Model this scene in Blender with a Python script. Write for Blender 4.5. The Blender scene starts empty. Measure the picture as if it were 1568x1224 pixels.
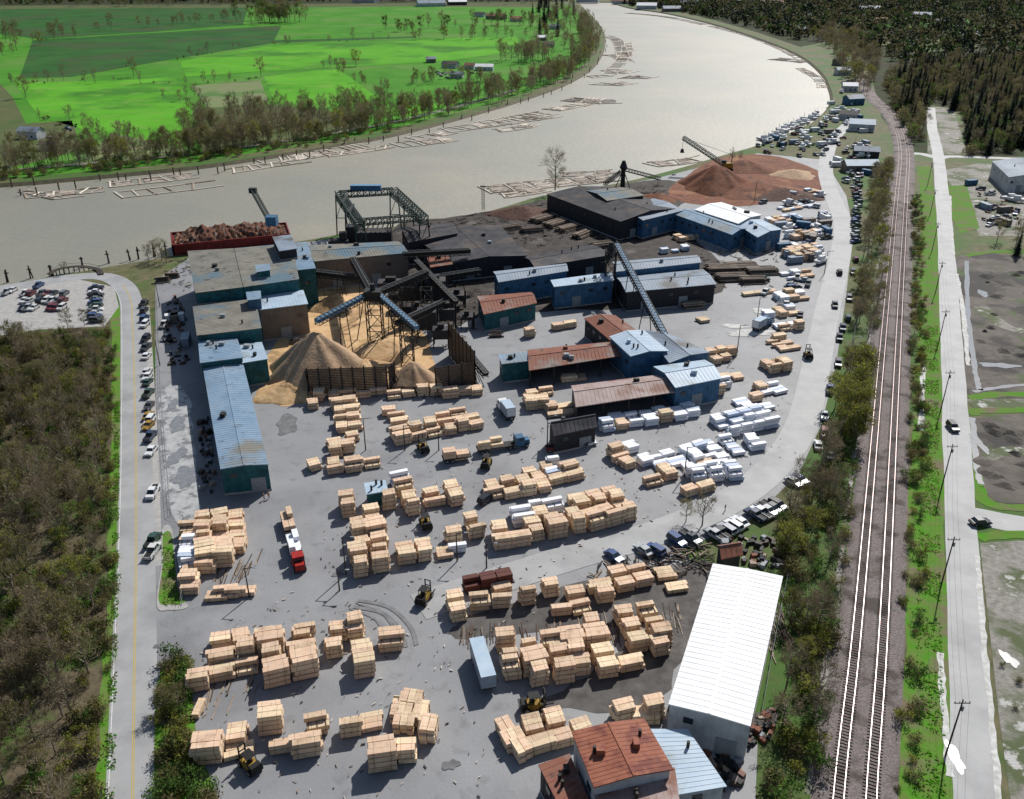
import bpy, math, random
from mathutils import Vector, Matrix, noise
from mathutils.geometry import tessellate_polygon
R = random.Random(7)
# ---------------------------------------------------------------- survey
F=1350.0; TH=math.radians(27.1); HC=110.0
def P(u,v,z=0.0):
    x=(u-784)/F; y=-(v-612)/F
    dx=x; dy=math.cos(TH)+y*math.sin(TH); dz=-math.sin(TH)+y*math.cos(TH)
    t=(z-HC)/dz
    return Vector((dx*t,dy*t,z))
def B(u,v,z):
    p=P(u,v,0); p.z=z; return p
WL=-1.8
col=bpy.context.scene.collection
# ---------------------------------------------------------------- materials
MATS={}
def mat(name,c1,c2=None,scale=1.0,rough=.8,metal=0.0,bump=0.0,detail=6,lo=.35,hi=.65,c3=None,s3=.05,t3=(.5,.6),rand=0.0,bscale=None,world=True,spec=.18,c4=None,s4=.3,t4=(.6,.65),bdist=.3):
    m=bpy.data.materials.new(name); m.use_nodes=True
    nt=m.node_tree; N=nt.nodes; L=nt.links
    b=N['Principled BSDF']; b.inputs['Roughness'].default_value=rough; b.inputs['Metallic'].default_value=metal
    b.inputs['Specular IOR Level'].default_value=spec
    c2=c2 or c1
    if world:
        g=N.new('ShaderNodeNewGeometry'); co=g.outputs['Position']
    else:
        g=N.new('ShaderNodeTexCoord'); co=g.outputs['Object']
    def nz(s,d=detail):
        n=N.new('ShaderNodeTexNoise'); n.inputs['Scale'].default_value=s; n.inputs['Detail'].default_value=d; n.inputs['Roughness'].default_value=.6
        L.new(co,n.inputs['Vector']); return n.outputs['Fac']
    def ramp(f,lo,hi):
        r=N.new('ShaderNodeMapRange'); r.inputs['From Min'].default_value=lo; r.inputs['From Max'].default_value=hi; L.new(f,r.inputs['Value']); return r.outputs['Result']
    def mix(f,a,bb):
        x=N.new('ShaderNodeMix'); x.data_type='RGBA'
        L.new(f,x.inputs['Factor'])
        for i,s in ((6,a),(7,bb)):
            if isinstance(s,tuple): x.inputs[i].default_value=(s[0],s[1],s[2],1)
            else: L.new(s,x.inputs[i])
        return x.outputs[2]
    c=mix(ramp(nz(scale),lo,hi),c1,c2)
    if c3: c=mix(ramp(nz(s3),t3[0],t3[1]),c,c3)
    if c4: c=mix(ramp(nz(s4),t4[0],t4[1]),c,c4)
    if rand:
        o=N.new('ShaderNodeObjectInfo'); h=N.new('ShaderNodeHueSaturation')
        r=N.new('ShaderNodeMapRange'); r.inputs['To Min'].default_value=1-rand; r.inputs['To Max'].default_value=1+rand
        L.new(o.outputs['Random'],r.inputs['Value']); L.new(r.outputs['Result'],h.inputs['Value']); L.new(c,h.inputs['Color']); c=h.outputs['Color']
    L.new(c,b.inputs['Base Color'])
    if bump:
        bp=N.new('ShaderNodeBump'); bp.inputs['Strength'].default_value=bump; bp.inputs['Distance'].default_value=bdist
        L.new(nz(bscale or scale*2,4),bp.inputs['Height']); L.new(bp.outputs['Normal'],b.inputs['Normal'])
    MATS[name]=m; return m
# ground family
g_base=mat('ground_scrub',(.065,.08,.025),(.15,.13,.07),scale=.25,c3=(.055,.115,.02),s3=.03,t3=(.46,.58),bump=.5)
asph=mat('yard_asphalt',(.205,.207,.215),(.265,.267,.273),scale=.05,rough=.6,spec=.3,c3=(.12,.12,.123),s3=.022,t3=(.54,.74),bump=.15,bscale=1.5,c4=(.155,.155,.158),s4=.3,t4=(.55,.75),detail=10)
tyre_m=mat('tyre_marks',(.14,.14,.142),(.21,.21,.215),scale=.5,rough=.7,detail=8)
road_m=mat('road_asphalt',(.29,.292,.292),(.35,.35,.348),scale=.2,rough=.6,spec=.3,c3=(.235,.235,.237),s3=.08,t3=(.5,.7),detail=9)
concrete=mat('concrete',(.4,.39,.37),(.3,.29,.28),scale=.6)
gravel=mat('gravel_lot',(.19,.175,.155),(.31,.29,.26),scale=.8,c3=(.09,.11,.05),s3=.06,t3=(.48,.56),bump=.5,bscale=3,c4=(.45,.44,.42),s4=.12,t4=(.6,.64))
darkgrav=mat('dark_gravel',(.065,.06,.057),(.125,.115,.108),scale=.3,c3=(.21,.2,.19),s3=.07,t3=(.55,.65),bump=.5)
stain_m=mat('stained_asphalt',(.12,.12,.12),(.19,.19,.19),scale=.6,detail=8)
sited=mat('building_site_dirt',(.08,.07,.06),(.15,.13,.11),scale=.15,c3=(.05,.045,.04),s3=.04,t3=(.5,.56),bump=.7,bscale=1,c4=(.07,.1,.035),s4=.06,t4=(.58,.64))
dirt=mat('dark_mill_dirt',(.022,.018,.016),(.06,.048,.04),scale=.25,c3=(.12,.105,.095),s3=.07,t3=(.56,.68),bump=.5,rough=.75)
ballast=mat('railway_ballast',(.14,.118,.11),(.26,.22,.21),scale=2.5,bump=.8,bscale=5,c3=(.09,.075,.065),s3=.15)
pale=mat('pale_silt',(.62,.62,.6),(.4,.39,.36),scale=.8)
puddle=mat('puddle_water',(.16,.17,.18),(.24,.24,.24),scale=1,rough=.2,spec=.8)
damp=mat('damp_silt',(.32,.32,.32),(.45,.45,.44),scale=.5,rough=.4,spec=.5,c3=(.16,.16,.16),s3=.3,t3=(.5,.6))
paint_y=mat('yellow_paint',(.5,.36,.06),(.4,.32,.14),scale=2)
paint_w=mat('white_paint',(.75,.75,.72),(.5,.5,.48),scale=2)
f_dark_and_shade=mat('field_dark_and_cloud_shade',(.022,.08,.018),(.038,.12,.026),scale=.02,c3=(.05,.085,.03),s3=.012,bump=.3,bscale=.8,spec=.05)  # dark field green, also serving as painted cloud shade
f_bright=mat('field_bright',(.075,.28,.015),(.11,.35,.025),scale=.02,c3=(.05,.18,.02),s3=.008,bump=.3,bscale=.8,c4=(.16,.3,.05),s4=.05,t4=(.55,.7),spec=.05)
f_mid=mat('field_mid',(.048,.185,.015),(.075,.245,.025),scale=.03,c3=(.1,.22,.04),s3=.01,bump=.3,bscale=.8,spec=.05)
f_pale=mat('field_pale',(.15,.22,.08),(.2,.2,.11),scale=.05,c3=(.09,.17,.05),s3=.02,spec=.05)
f_brown=mat('field_brown',(.12,.115,.06),(.07,.11,.035),scale=.05,spec=.05)
verge=mat('grass_verge',(.07,.23,.015),(.13,.18,.045),scale=.35,c3=(.17,.14,.09),s3=.12,t3=(.5,.64),bump=.6,spec=.05)
floor_w=mat('woodland_floor',(.085,.07,.045),(.14,.115,.075),scale=.5,c3=(.06,.11,.025),s3=.08,bump=.6,spec=.05)
floor_d=mat('woodland_floor_dark',(.025,.03,.016),(.055,.055,.028),scale=.1,c3=(.035,.055,.018),s3=.03,spec=.05)
bank=mat('bank_mud',(.14,.115,.08),(.08,.08,.04),scale=.4)
water=mat('river_water',(.26,.232,.168),(.222,.205,.152),scale=.012,rough=.5,bump=.35,bscale=.3,spec=.95,bdist=.6,c3=(.2,.195,.15),s3=.006,t3=(.4,.6))
sawdust=mat('sawdust',(.5,.31,.15),(.62,.42,.23),scale=.25,c3=(.32,.2,.1),s3=.12,bump=.5,bscale=1.2)
sawd2=mat('sawdust_pile_m',(.36,.235,.145),(.46,.32,.2),scale=.5,bump=.6,bscale=1.5)
chips=mat('bark_chips',(.13,.045,.022),(.21,.08,.04),scale=.4,c3=(.28,.13,.065),s3=.05,t3=(.55,.65),bump=.7,bscale=1.2,c4=(.07,.03,.02),s4=.15,t4=(.55,.68))
chipsd=mat('bark_chips_dark',(.055,.026,.018),(.11,.05,.032),scale=.6,bump=.7)
# construction
def simple(n,c,rough=.6,metal=0,var=.75,scale=1.5,**k):
    return mat(n,c,tuple(x*var for x in c),scale=scale,rough=rough,metal=metal,**k)
teal=simple('teal_cladding',(.03,.14,.16),var=.5,scale=.6); bluew=simple('blue_cladding',(.065,.16,.28),var=.6,scale=.6)
beige=simple('beige_cladding',(.2,.17,.15),scale=.4); white_w=simple('white_cladding',(.55,.56,.58),scale=.4,var=.7); dkwall=simple('dark_cladding',(.04,.04,.045))
r_blue=mat('roof_blue',(.17,.26,.36),(.24,.33,.42),scale=.15,rough=.6,c3=(.2,.19,.16),s3=.07,t3=(.5,.68),c4=(.1,.13,.16),s4=.4,t4=(.58,.7))
r_brown=mat('roof_weathered',(.16,.15,.125),(.23,.22,.185),scale=.2,rough=.7,c3=(.11,.17,.21),s3=.06,t3=(.5,.6),c4=(.08,.07,.06),s4=.3,t4=(.58,.7))
r_grey=mat('roof_grey',(.2,.25,.31),(.28,.325,.38),scale=.2,rough=.6,c3=(.12,.12,.12),s3=.1,t3=(.52,.66))
r_dark=mat('roof_dark',(.03,.03,.036),(.065,.064,.07),scale=.3,rough=.7,c3=(.10,.08,.07),s3=.08)
r_rust=mat('roof_rust',(.18,.065,.04),(.25,.105,.07),scale=.3,rough=.7,c3=(.22,.18,.16),s3=.12,t3=(.52,.64),c4=(.08,.05,.04),s4=.3,t4=(.58,.7))
r_rust2=mat('roof_rust_light',(.3,.21,.19),(.4,.33,.31),scale=.3,rough=.6,c3=(.2,.09,.06),s3=.15,t3=(.5,.62))
r_red=mat('roof_red',(.26,.085,.05),(.32,.12,.07),scale=.4,rough=.65,c3=(.17,.05,.035),s3=.3)
r_white=mat('roof_white',(.84,.84,.84),(.78,.78,.77),scale=.4,rough=.6,c3=(.68,.68,.66),s3=.12,t3=(.52,.75))
r_lblue=mat('roof_light_blue',(.34,.44,.54),(.43,.52,.6),scale=.3,rough=.5,c3=(.24,.28,.3),s3=.15,t3=(.54,.7))
glass=simple('window_glass',(.03,.04,.05),rough=.1,spec=.5); doorm=simple('door_grey',(.3,.32,.34))
steel=simple('dark_steel',(.04,.04,.038),rough=.6,metal=.2); greenst=simple('green_steel',(.045,.07,.06),rough=.6); bluest=simple('blue_steel',(.15,.28,.42),rough=.55)
railm=simple('rail_steel',(.46,.37,.36),rough=.4,metal=.6); sleeper=simple('sleeper',(.12,.09,.075))
rubber=simple('tyre_rubber',(.02,.02,.02)); yell=simple('machine_yellow',(.36,.22,.04),var=.5,scale=1); redp=simple('red_paint',(.38,.03,.025),rough=.4); redhull=simple('barge_hull',(.25,.035,.03),var=.5,scale=.4); rustc=simple('rusted_rack',(.12,.04,.03))
logm=simple('log_bark',(.4,.31,.23),var=.55,scale=.5); logl=simple('log_pale',(.72,.63,.52),var=.75,scale=.5); pilem=simple('piling_timber',(.07,.055,.045))
wallwood=simple('bunker_boards',(.11,.08,.06),var=.5)
whitep=simple('white_body',(.7,.7,.7),rough=.35,var=.95,spec=.4); silverp=simple('trailer_side',(.28,.34,.42),rough=.4)
def woodmat(n,c,c2):
    m=mat(n,c,c2,scale=.9,rough=.75,rand=.13,detail=3,c3=tuple(x*.74 for x in c),s3=.45,t3=(.55,.7))
    nt=m.node_tree;N=nt.nodes;L=nt.links
    tc=N.new('ShaderNodeTexCoord'); br=N.new('ShaderNodeTexBrick'); br.offset=.3
    sep=N.new('ShaderNodeSeparateXYZ'); cmb=N.new('ShaderNodeCombineXYZ'); ad=N.new('ShaderNodeMath'); 
    L.new(tc.outputs['Object'],sep.inputs[0]); L.new(sep.outputs[1],ad.inputs[0]); L.new(sep.outputs[2],ad.inputs[1])
    L.new(sep.outputs[0],cmb.inputs[0]); L.new(ad.outputs[0],cmb.inputs[1]); L.new(cmb.outputs[0],br.inputs['Vector'])
    br.inputs['Scale'].default_value=1; br.inputs['Brick Width'].default_value=9.3; br.inputs['Row Height'].default_value=.16; br.inputs['Mortar Size'].default_value=.012
    br.inputs['Color1'].default_value=(1,1,1,1); br.inputs['Color2'].default_value=(.86,.84,.82,1); br.inputs['Mortar'].default_value=(.4,.32,.26,1)
    b=N['Principled BSDF']; src=b.inputs['Base Color'].links[0].from_socket
    mx=N.new('ShaderNodeMix'); mx.data_type='RGBA'; mx.blend_type='MULTIPLY'; mx.inputs['Factor'].default_value=1
    L.new(src,mx.inputs[6]); L.new(br.outputs['Color'],mx.inputs[7]); L.new(mx.outputs[2],b.inputs['Base Color'])
    return m
woods=[woodmat('lumber_fresh',(.8,.62,.41),(.84,.69,.49)),woodmat('lumber_pink',(.75,.52,.36),(.8,.61,.45)),woodmat('lumber_tan',(.66,.48,.32),(.77,.6,.43))]
wrap=mat('white_wrap',(.84,.85,.88),(.76,.78,.82),scale=.7,rough=.4,rand=.06); wrapb=mat('wrap_blue_print',(.4,.48,.62),(.5,.56,.66),scale=.7,rough=.45)
stick=simple('sticker_timber',(.12,.07,.045))
bark=mat('bark',(.18,.15,.115),(.28,.24,.19),scale=1); 
def leafm(n,c,t=.45,r=.3):
    m=mat(n,c,tuple(x*.6 for x in c),scale=.6,rough=.7,rand=r)
    nt=m.node_tree;N=nt.nodes;L=nt.links;b=N['Principled BSDF']; tr=N.new('ShaderNodeBsdfTranslucent'); mx=N.new('ShaderNodeMixShader'); mx.inputs[0].default_value=t
    L.new(b.inputs['Base Color'].links[0].from_socket,tr.inputs[0]); L.new(b.outputs[0],mx.inputs[1]); L.new(tr.outputs[0],mx.inputs[2]); L.new(mx.outputs[0],N['Material Output'].inputs[0]); return m
twig=leafm('twigs',(.28,.22,.145),.3)
lf_y=leafm('leaf_yellowgreen',(.3,.31,.045)); lf_y2=leafm('leaf_yellowgreen_dark',(.18,.2,.045)); lf_o=leafm('leaf_olive',(.23,.205,.075)); lf_o2=leafm('leaf_olive_dark',(.14,.125,.06))
lf_g=leafm('leaf_green',(.12,.23,.04)); lf_g2=leafm('leaf_green_dark',(.07,.12,.03)); lf_c=leafm('needle',(.02,.035,.018),.15); lf_c2=leafm('needle_light',(.04,.058,.028),.15)
grassl=leafm('grass_blades',(.15,.4,.03)); grassd=leafm('grass_dry',(.28,.25,.12))
# ---------------------------------------------------------------- mesh builder
class MB:
    def __init__(s): s.v=[];s.f=[];s.m=[];s.ms=[]
    def mi(s,m):
        if m not in s.ms: s.ms.append(m)
        return s.ms.index(m)
    def face(s,pts,m):
        i=len(s.v); s.v+= [tuple(p) for p in pts]; s.f.append(tuple(range(i,i+len(pts)))); s.m.append(s.mi(m))
    def prism(s,pts,z0,z1,m,mt=None,top=True,pts1=None):
        n=len(pts); i=len(s.v); q=pts1 or pts
        s.v+=[(p[0],p[1],z0) for p in pts]+[(p[0],p[1],z1) for p in q]
        a=s.mi(m); b=s.mi(mt or m)
        for k in range(n):
            s.f.append((i+k,i+(k+1)%n,i+n+(k+1)%n,i+n+k)); s.m.append(a)
        if top: s.f.append(tuple(range(i+n,i+2*n))); s.m.append(b); s.f.append(tuple(range(i+n-1,i-1,-1))); s.m.append(a)
    def box(s,c,sz,m,rot=0,mt=None,tp=1.0):
        cx,cy,z0=c; a,b=sz[0]/2,sz[1]/2; cs,sn=math.cos(rot),math.sin(rot)
        def t(x,y): return (cx+x*cs-y*sn,cy+x*sn+y*cs)
        s.prism([t(-a,-b),t(a,-b),t(a,b),t(-a,b)],z0,z0+sz[2],m,mt,pts1=[t(-a*tp,-b*tp),t(a*tp,-b*tp),t(a*tp,b*tp),t(-a*tp,b*tp)])
    def beam(s,p,q,w,m,w2=None,h=None,n=4):
        p=Vector(p);q=Vector(q);d=q-p
        if d.length<1e-6: return
        d.normalize(); up=Vector((0,0,1)) if abs(d.z)<.95 else Vector((1,0,0))
        x=d.cross(up).normalized(); y=x.cross(d).normalized()
        w2=w if w2 is None else w2; hh=1 if h is None else h/w
        i=len(s.v); a0=math.pi/4 if n==4 else 0; k=math.sqrt(.5) if n==4 else .5
        for c,ww in ((p,w),(q,w2)):
            for j in range(n):
                a=a0+2*math.pi*j/n
                s.v.append(tuple(c+x*(math.cos(a)*ww*k)+y*(math.sin(a)*ww*k*hh)))
        mm=s.mi(m)
        for j in range(n):
            s.f.append((i+j,i+(j+1)%n,i+n+(j+1)%n,i+n+j)); s.m.append(mm)
        s.f.append(tuple(range(i+n-1,i-1,-1))); s.m.append(mm); s.f.append(tuple(range(i+n,i+2*n))); s.m.append(mm)
    def mesh(s,name,smooth=False):
        me=bpy.data.meshes.new(name); me.from_pydata(s.v,[],s.f)
        for m in s.ms: me.materials.append(m)
        me.polygons.foreach_set('material_index',s.m)
        if smooth: me.polygons.foreach_set('use_smooth',[True]*len(s.f))
        me.update(); return me
    def obj(s,name,parent=None,smooth=False):
        o=bpy.data.objects.new(name,s.mesh(name,smooth)); col.objects.link(o)
        if parent: o.parent=parent
        return o
def inst(name,me,loc,rot=0,sc=1.0):
    o=bpy.data.objects.new(name,me); o.location=loc; o.rotation_euler=(0,0,rot)
    o.scale=(sc,sc,sc) if not isinstance(sc,tuple) else sc
    col.objects.link(o); return o
def empty(name,loc=(0,0,0)):
    o=bpy.data.objects.new(name,None); o.location=loc; col.objects.link(o); return o
def cr(p,n,closed=False):
    out=[];N=len(p)
    rng=range(N) if closed else range(N-1)
    for i in rng:
        if closed: a,b,c,d=p[i-1],p[i],p[(i+1)%N],p[(i+2)%N]
        else: a,b,c,d=p[max(i-1,0)],p[i],p[i+1],p[min(i+2,N-1)]
        for k in range(n):
            t=k/n; out.append(.5*((2*b)+(c-a)*t+(2*a-5*b+4*c-d)*t*t+(3*b-a-3*c+d)*t**3))
    if not closed: out.append(p[-1].copy())
    return out
def sheet(name,pts,z,m,px=True,smooth=False,rag=0):
    pts=[P(*p) if px else Vector((p[0],p[1],0)) for p in pts]
    if smooth: pts=cr(pts,6,True)
    if rag: pts=[p+Vector((R.uniform(-rag,rag),R.uniform(-rag,rag),0)) for p in pts]
    mb=MB(); vs=[(p.x,p.y,z) for p in pts]
    tr=tessellate_polygon([[Vector(v) for v in vs]])
    mb.v=vs; k=mb.mi(m)
    for t in tr:
        a,b,c=[Vector(vs[i]) for i in t]
        if (b-a).cross(c-a).z<0: t=(t[0],t[2],t[1])
        mb.f.append(tuple(t)); mb.m.append(k)
    return mb.obj(name)
def strip(name,path,w,z,m,off=0.0,mb=None,sub=6,px=True,jit=0):
    p=[P(*q) for q in path] if px else path
    p=cr(p,sub); own=mb is None; mb=mb or MB(); L=[];Rr=[]
    for i,c in enumerate(p):
        d=(p[min(i+1,len(p)-1)]-p[max(i-1,0)]).normalized(); n=Vector((d.y,-d.x,0))
        L.append(c+n*(off-w/2-R.uniform(0,jit))); Rr.append(c+n*(off+w/2+R.uniform(0,jit)))
    for i in range(len(p)-1):
        mb.face([(L[i].x,L[i].y,z),(Rr[i].x,Rr[i].y,z),(Rr[i+1].x,Rr[i+1].y,z),(L[i+1].x,L[i+1].y,z)],m)
    if own: return mb.obj(name)
def inpoly(x,y,pl):
    c=False;j=len(pl)-1
    for i in range(len(pl)):
        a,b=pl[i],pl[j]
        if (a.y>y)!=(b.y>y) and x<(b.x-a.x)*(y-a.y)/(b.y-a.y)+a.x: c=not c
        j=i
    return c
def samples(polypx,n=None,area=None):
    pl=[P(*p) for p in polypx]
    x0=min(p.x for p in pl);x1=max(p.x for p in pl);y0=min(p.y for p in pl);y1=max(p.y for p in pl)
    if area:
        A=abs(sum(pl[i-1].x*pl[i].y-pl[i].x*pl[i-1].y for i in range(len(pl))))/2; n=int(A/area)
    out=[];t=0
    while len(out)<n and t<n*60:
        t+=1;x=R.uniform(x0,x1);y=R.uniform(y0,y1)
        if inpoly(x,y,pl): out.append(Vector((x,y,0)))
    return out
# ---------------------------------------------------------------- ground + river
farb=[(-900,330),(-300,300),(0,281),(100,273),(200,264),(300,254),(400,240),(500,224),(600,205),(700,180),(800,151),(868,126),(908,100),(924,70),(922,45),(905,24),(893,12),(885,3)]
nearb=[(935,3),(965,12),(1020,20),(1090,36),(1160,58),(1220,82),(1256,108),(1272,135),(1274,158),(1252,182),(1222,198),(1190,212),(1150,226),(1100,240),(1040,258),(960,278),(880,292),(820,303),(740,326),(650,342),(560,352),(470,368),(380,380),(290,388),(230,398),(160,410),(80,424),(0,436),(-300,470),(-900,560)]
fb=cr([P(*p) for p in farb],5); nb=cr([P(*p) for p in nearb],5)
riv=fb+nb
S=9000
outer=[Vector((-S,-600,0)),Vector((S,-600,0)),Vector((S,S,0)),Vector((-S,S,0))]
allp=outer+riv
tri=tessellate_polygon([outer,riv])
mb=MB(); mb.v=[(p.x,p.y,0) for p in allp]; k=mb.mi(g_base)
for t in tri:
    a,b,c=[allp[i] for i in t]
    if (b-a).cross(c-a).z<0: t=(t[0],t[2],t[1])
    mb.f.append(tuple(t)); mb.m.append(k)
n=len(riv)
cen=[]
for i in range(n):
    d=(riv[(i+1)%n]-riv[i-1]).normalized(); nn=Vector((d.y,-d.x,0))
    q=riv[i]+nn*4
    if not inpoly(q.x,q.y,riv): q=riv[i]-nn*4
    cen.append(q)
for i in range(n):
    j=(i+1)%n
    mb.face([(riv[i].x,riv[i].y,0),(riv[j].x,riv[j].y,0),(cen[j].x,cen[j].y,-3.2),(cen[i].x,cen[i].y,-3.2)],bank)
mb.obj('ground')
sheet('river_water',[(-4000,-100),(4000,-100),(4000,6000),(-4000,6000)],WL,water,px=False)
# fields
farland=[(-900,322),(-300,292),(0,274),(100,266),(200,257),(300,247),(400,233),(500,217),(600,198),(700,173),(800,145),(862,120),(898,96),(910,70),(905,45),(890,26),(875,10),(700,-10),(0,-20),(-900,10)]
sheet('field',farland,.03,f_mid)
def fieldp(pts,m,z): sheet('field',pts,z,m)
fieldp([(0,-12),(380,-8),(700,-8),(860,4),(860,12),(640,10),(380,12),(0,14)],f_brown,.06)
fieldp([(0,14),(380,12),(372,38),(250,48),(60,60),(0,52)],f_dark_and_shade,.09)
fieldp([(50,62),(250,50),(420,40),(560,45),(640,58),(420,66),(270,90),(110,118),(30,120)],f_dark_and_shade,.12)  # cloud shadow over the fields, painted as a darker green patch
fieldp([(22,127),(180,124),(268,118),(292,165),(288,224),(215,226),(150,205),(60,180)],f_bright,.15)
fieldp([(292,132),(398,122),(412,158),(318,166)],f_pale,.15)
fieldp([(404,118),(516,104),(584,152),(500,168),(420,158)],f_bright,.15)
fieldp([(514,103),(600,106),(700,112),(762,128),(690,158),(590,158)],f_mid,.18)
fieldp([(275,94),(420,70),(620,63),(790,55),(800,78),(680,94),(600,99),(400,110),(285,118)],f_bright,.18)
fieldp([(440,22),(700,16),(780,30),(640,56),(420,62)],f_mid,.15)
fieldp([(-900,170),(0,128),(20,150),(40,190),(110,185),(125,230),(0,262),(-900,310)],f_brown,.15)
fieldp([(570,172),(640,160),(700,158),(690,170),(590,195)],f_bright,.21)
fieldp([(180,206),(280,228),(300,232),(230,243),(100,256),(130,232)],f_pale,.2)
fieldp([(300,168),(412,160),(500,170),(560,180),(560,196),(420,220),(310,235)],f_brown,.19)
strip('dyke_road',[(-300,280),(0,262),(100,254),(200,246),(300,236),(400,222),(500,207),(600,188),(700,164),(790,138)],5,.27,gravel)
sheet('woodland_floor',[(1090,30),(1000,8),(1100,-8),(1568,-8),(1900,0),(1900,240),(1480,240),(1475,170),(1420,160),(1420,235),(1392,232),(1350,180),(1330,100),(1290,60),(1225,72),(1160,50)],.02,floor_d)
sheet('woodland_floor',[(-400,-12),(600,-12),(870,-6),(870,3),(600,5),(300,7),(-400,11)],.2,floor_d)
sheet('field',[(1300,24),(1480,30),(1540,42),(1420,48),(1310,38)],.06,f_mid); sheet('field',[(1340,66),(1430,60),(1500,72),(1400,82)],.06,f_pale)
# ---------------------------------------------------------------- yard and roads
yard=[(236,1400),(238,1000),(238,430),(300,388),(480,370),(650,345),(830,307),(1010,272),(1160,235),(1262,245),(1296,300),(1306,350),(1296,450),(1280,560),(1258,650),(1222,728),(1150,795),(1040,845),(1090,880),(1075,960),(1020,1090),(1160,1140),(1150,1400)]
sheet('yard_pavement',yard,.03,asph)
sheet('mill_ground',[(600,350),(700,332),(830,308),(1010,275),(1060,300),(1030,330),(1080,380),(1110,440),(1000,470),(760,480),(690,500),(600,460)],.06,dirt,smooth=True,rag=1.2)
sheet('mill_ground',[(700,955),(900,890),(1080,860),(1090,900),(1050,1000),(1000,1080),(880,1090),(790,1080),(900,1040),(960,960),(720,975)],.06,darkgrav,smooth=True,rag=.8)
sheet('chip_yard_ground',[(1025,290),(1060,265),(1100,243),(1180,238),(1262,265),(1258,292),(1200,305),(1120,318),(1040,308)],.09,chips,smooth=True,rag=1.2)
sheet('sawdust_ground',[(408,600),(412,540),(470,470),(490,440),(560,440),(640,500),(668,560),(668,592),(590,600),(500,606),(432,622)],.08,sawdust,smooth=True,rag=.7)
lroad=[(200,1500),(203,1224),(206,1000),(208,850),(208,700),(205,560),(203,500),(200,460),(188,437),(160,424),(110,425),(40,436),(-100,455),(-400,490)]
strip('road',lroad,7.4,.07,road_m)
m2=MB(); 
strip('',lroad[:9],.14,.085,paint_y,off=-.12,mb=m2); strip('',lroad[:9],.14,.085,paint_y,off=.16,mb=m2); m2.obj('road_centre_line')
m2=MB(); strip('',lroad[:9],.12,.085,paint_w,off=-3.3,mb=m2); m2.obj('road_edge_line')
strip('parking_shoulder',[(228,870),(226,700),(221,560),(217,470)],5,.05,concrete)
peri=[(640,930),(760,890),(880,852),(1000,818),(1110,772),(1180,720),(1226,655),(1248,570),(1268,470),(1287,390),(1290,340),(1272,295),(1264,255),(1275,215),(1300,190)]
strip('road',peri,8,.1,road_m)
mt=MB()
for i,(path,wd) in enumerate([([(545,925),(590,935),(620,962),(630,990)],1.1),([(540,928),(580,945),(600,975)],.5)]):
    for o in (-.95,.95): strip('',path,wd*.7,.125+i*.005+(.002 if o>0 else 0),tyre_m,off=o,mb=mt,jit=.05,sub=14)
mt.obj('tyre_marks')
sheet('parking_lot',[(-300,475),(0,440),(120,428),(175,440),(182,470),(160,500),(60,505),(-300,560)],.045,concrete)
strip('grass_verge',[(178,1500),(166,1224),(173,1000),(177,850),(180,700),(180,560),(178,500),(176,470)],2.4,.04,verge,jit=.8)
sheet('woodland_floor',[(-600,560),(40,510),(170,480),(172,560),(170,800),(160,1000),(150,1224),(120,1600),(-600,1600)],.02,floor_w)
def kerb_island(pts,h=.13):
    w=cr([P(*p) for p in pts],5,True); mb=MB()
    mb.prism([(p.x,p.y) for p in w],0,h,concrete,concrete)
    c=sum(w,Vector())/len(w); inn=[c+(p-c)*.86 for p in w]
    mb.face([(p.x,p.y,h+.006) for p in inn],verge); return mb.obj('grass_island')
kerb_island([(248,812),(262,808),(268,850),(276,910),(288,930),(262,935),(240,928),(248,860)])
sheet('shrub_strip_ground',[(238,1060),(250,1015),(290,1003),(294,1060),(302,1140),(335,1224),(360,1400),(232,1400)],.1,verge,smooth=False)
sheet('wet_ground',[(244,600),(286,600),(296,690),(304,790),(262,790),(250,700)],.05,damp,smooth=True,rag=.6)
def blob(name,u,v,a,b_,m,z=.12):
    c=P(u,v); pts=[]; ph=R.uniform(0,6)
    for i in range(26):
        an=i/26*6.283; r=1+.25*math.sin(an*2+ph)+.15*math.sin(an*5+ph)+R.uniform(-.1,.1); pts.append((c.x+math.cos(an)*a*r,c.y+math.sin(an)*b_*r))
    sheet(name,pts,z,m,px=False)
for u,v,a,b_ in [(272,650,2,4),(285,730,2.5,5),(265,620,1.5,3),(270,700,2,4),(1505,450,1.5,4),(1530,560,5,2),(1500,680,1.2,4),(1462,1160,1,2.5),(1545,1010,1,2)]: blob('puddle',u,v,a,b_,puddle)
for u,v,a,b_ in [(1150,510,9,2.2),(1125,500,5,1.6),(1180,478,6,3)]: blob('silt_patch',u,v,a,b_,pale)
for u,v,a,b_ in [(245,990,1,.6),(690,1172,1.2,1),(517,880,1,.8),(600,745,2.5,1),(1000,600,3,2),(440,650,3,5)]: blob('oil_stain',u,v,a,b_,stain_m,z=.115)
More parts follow.
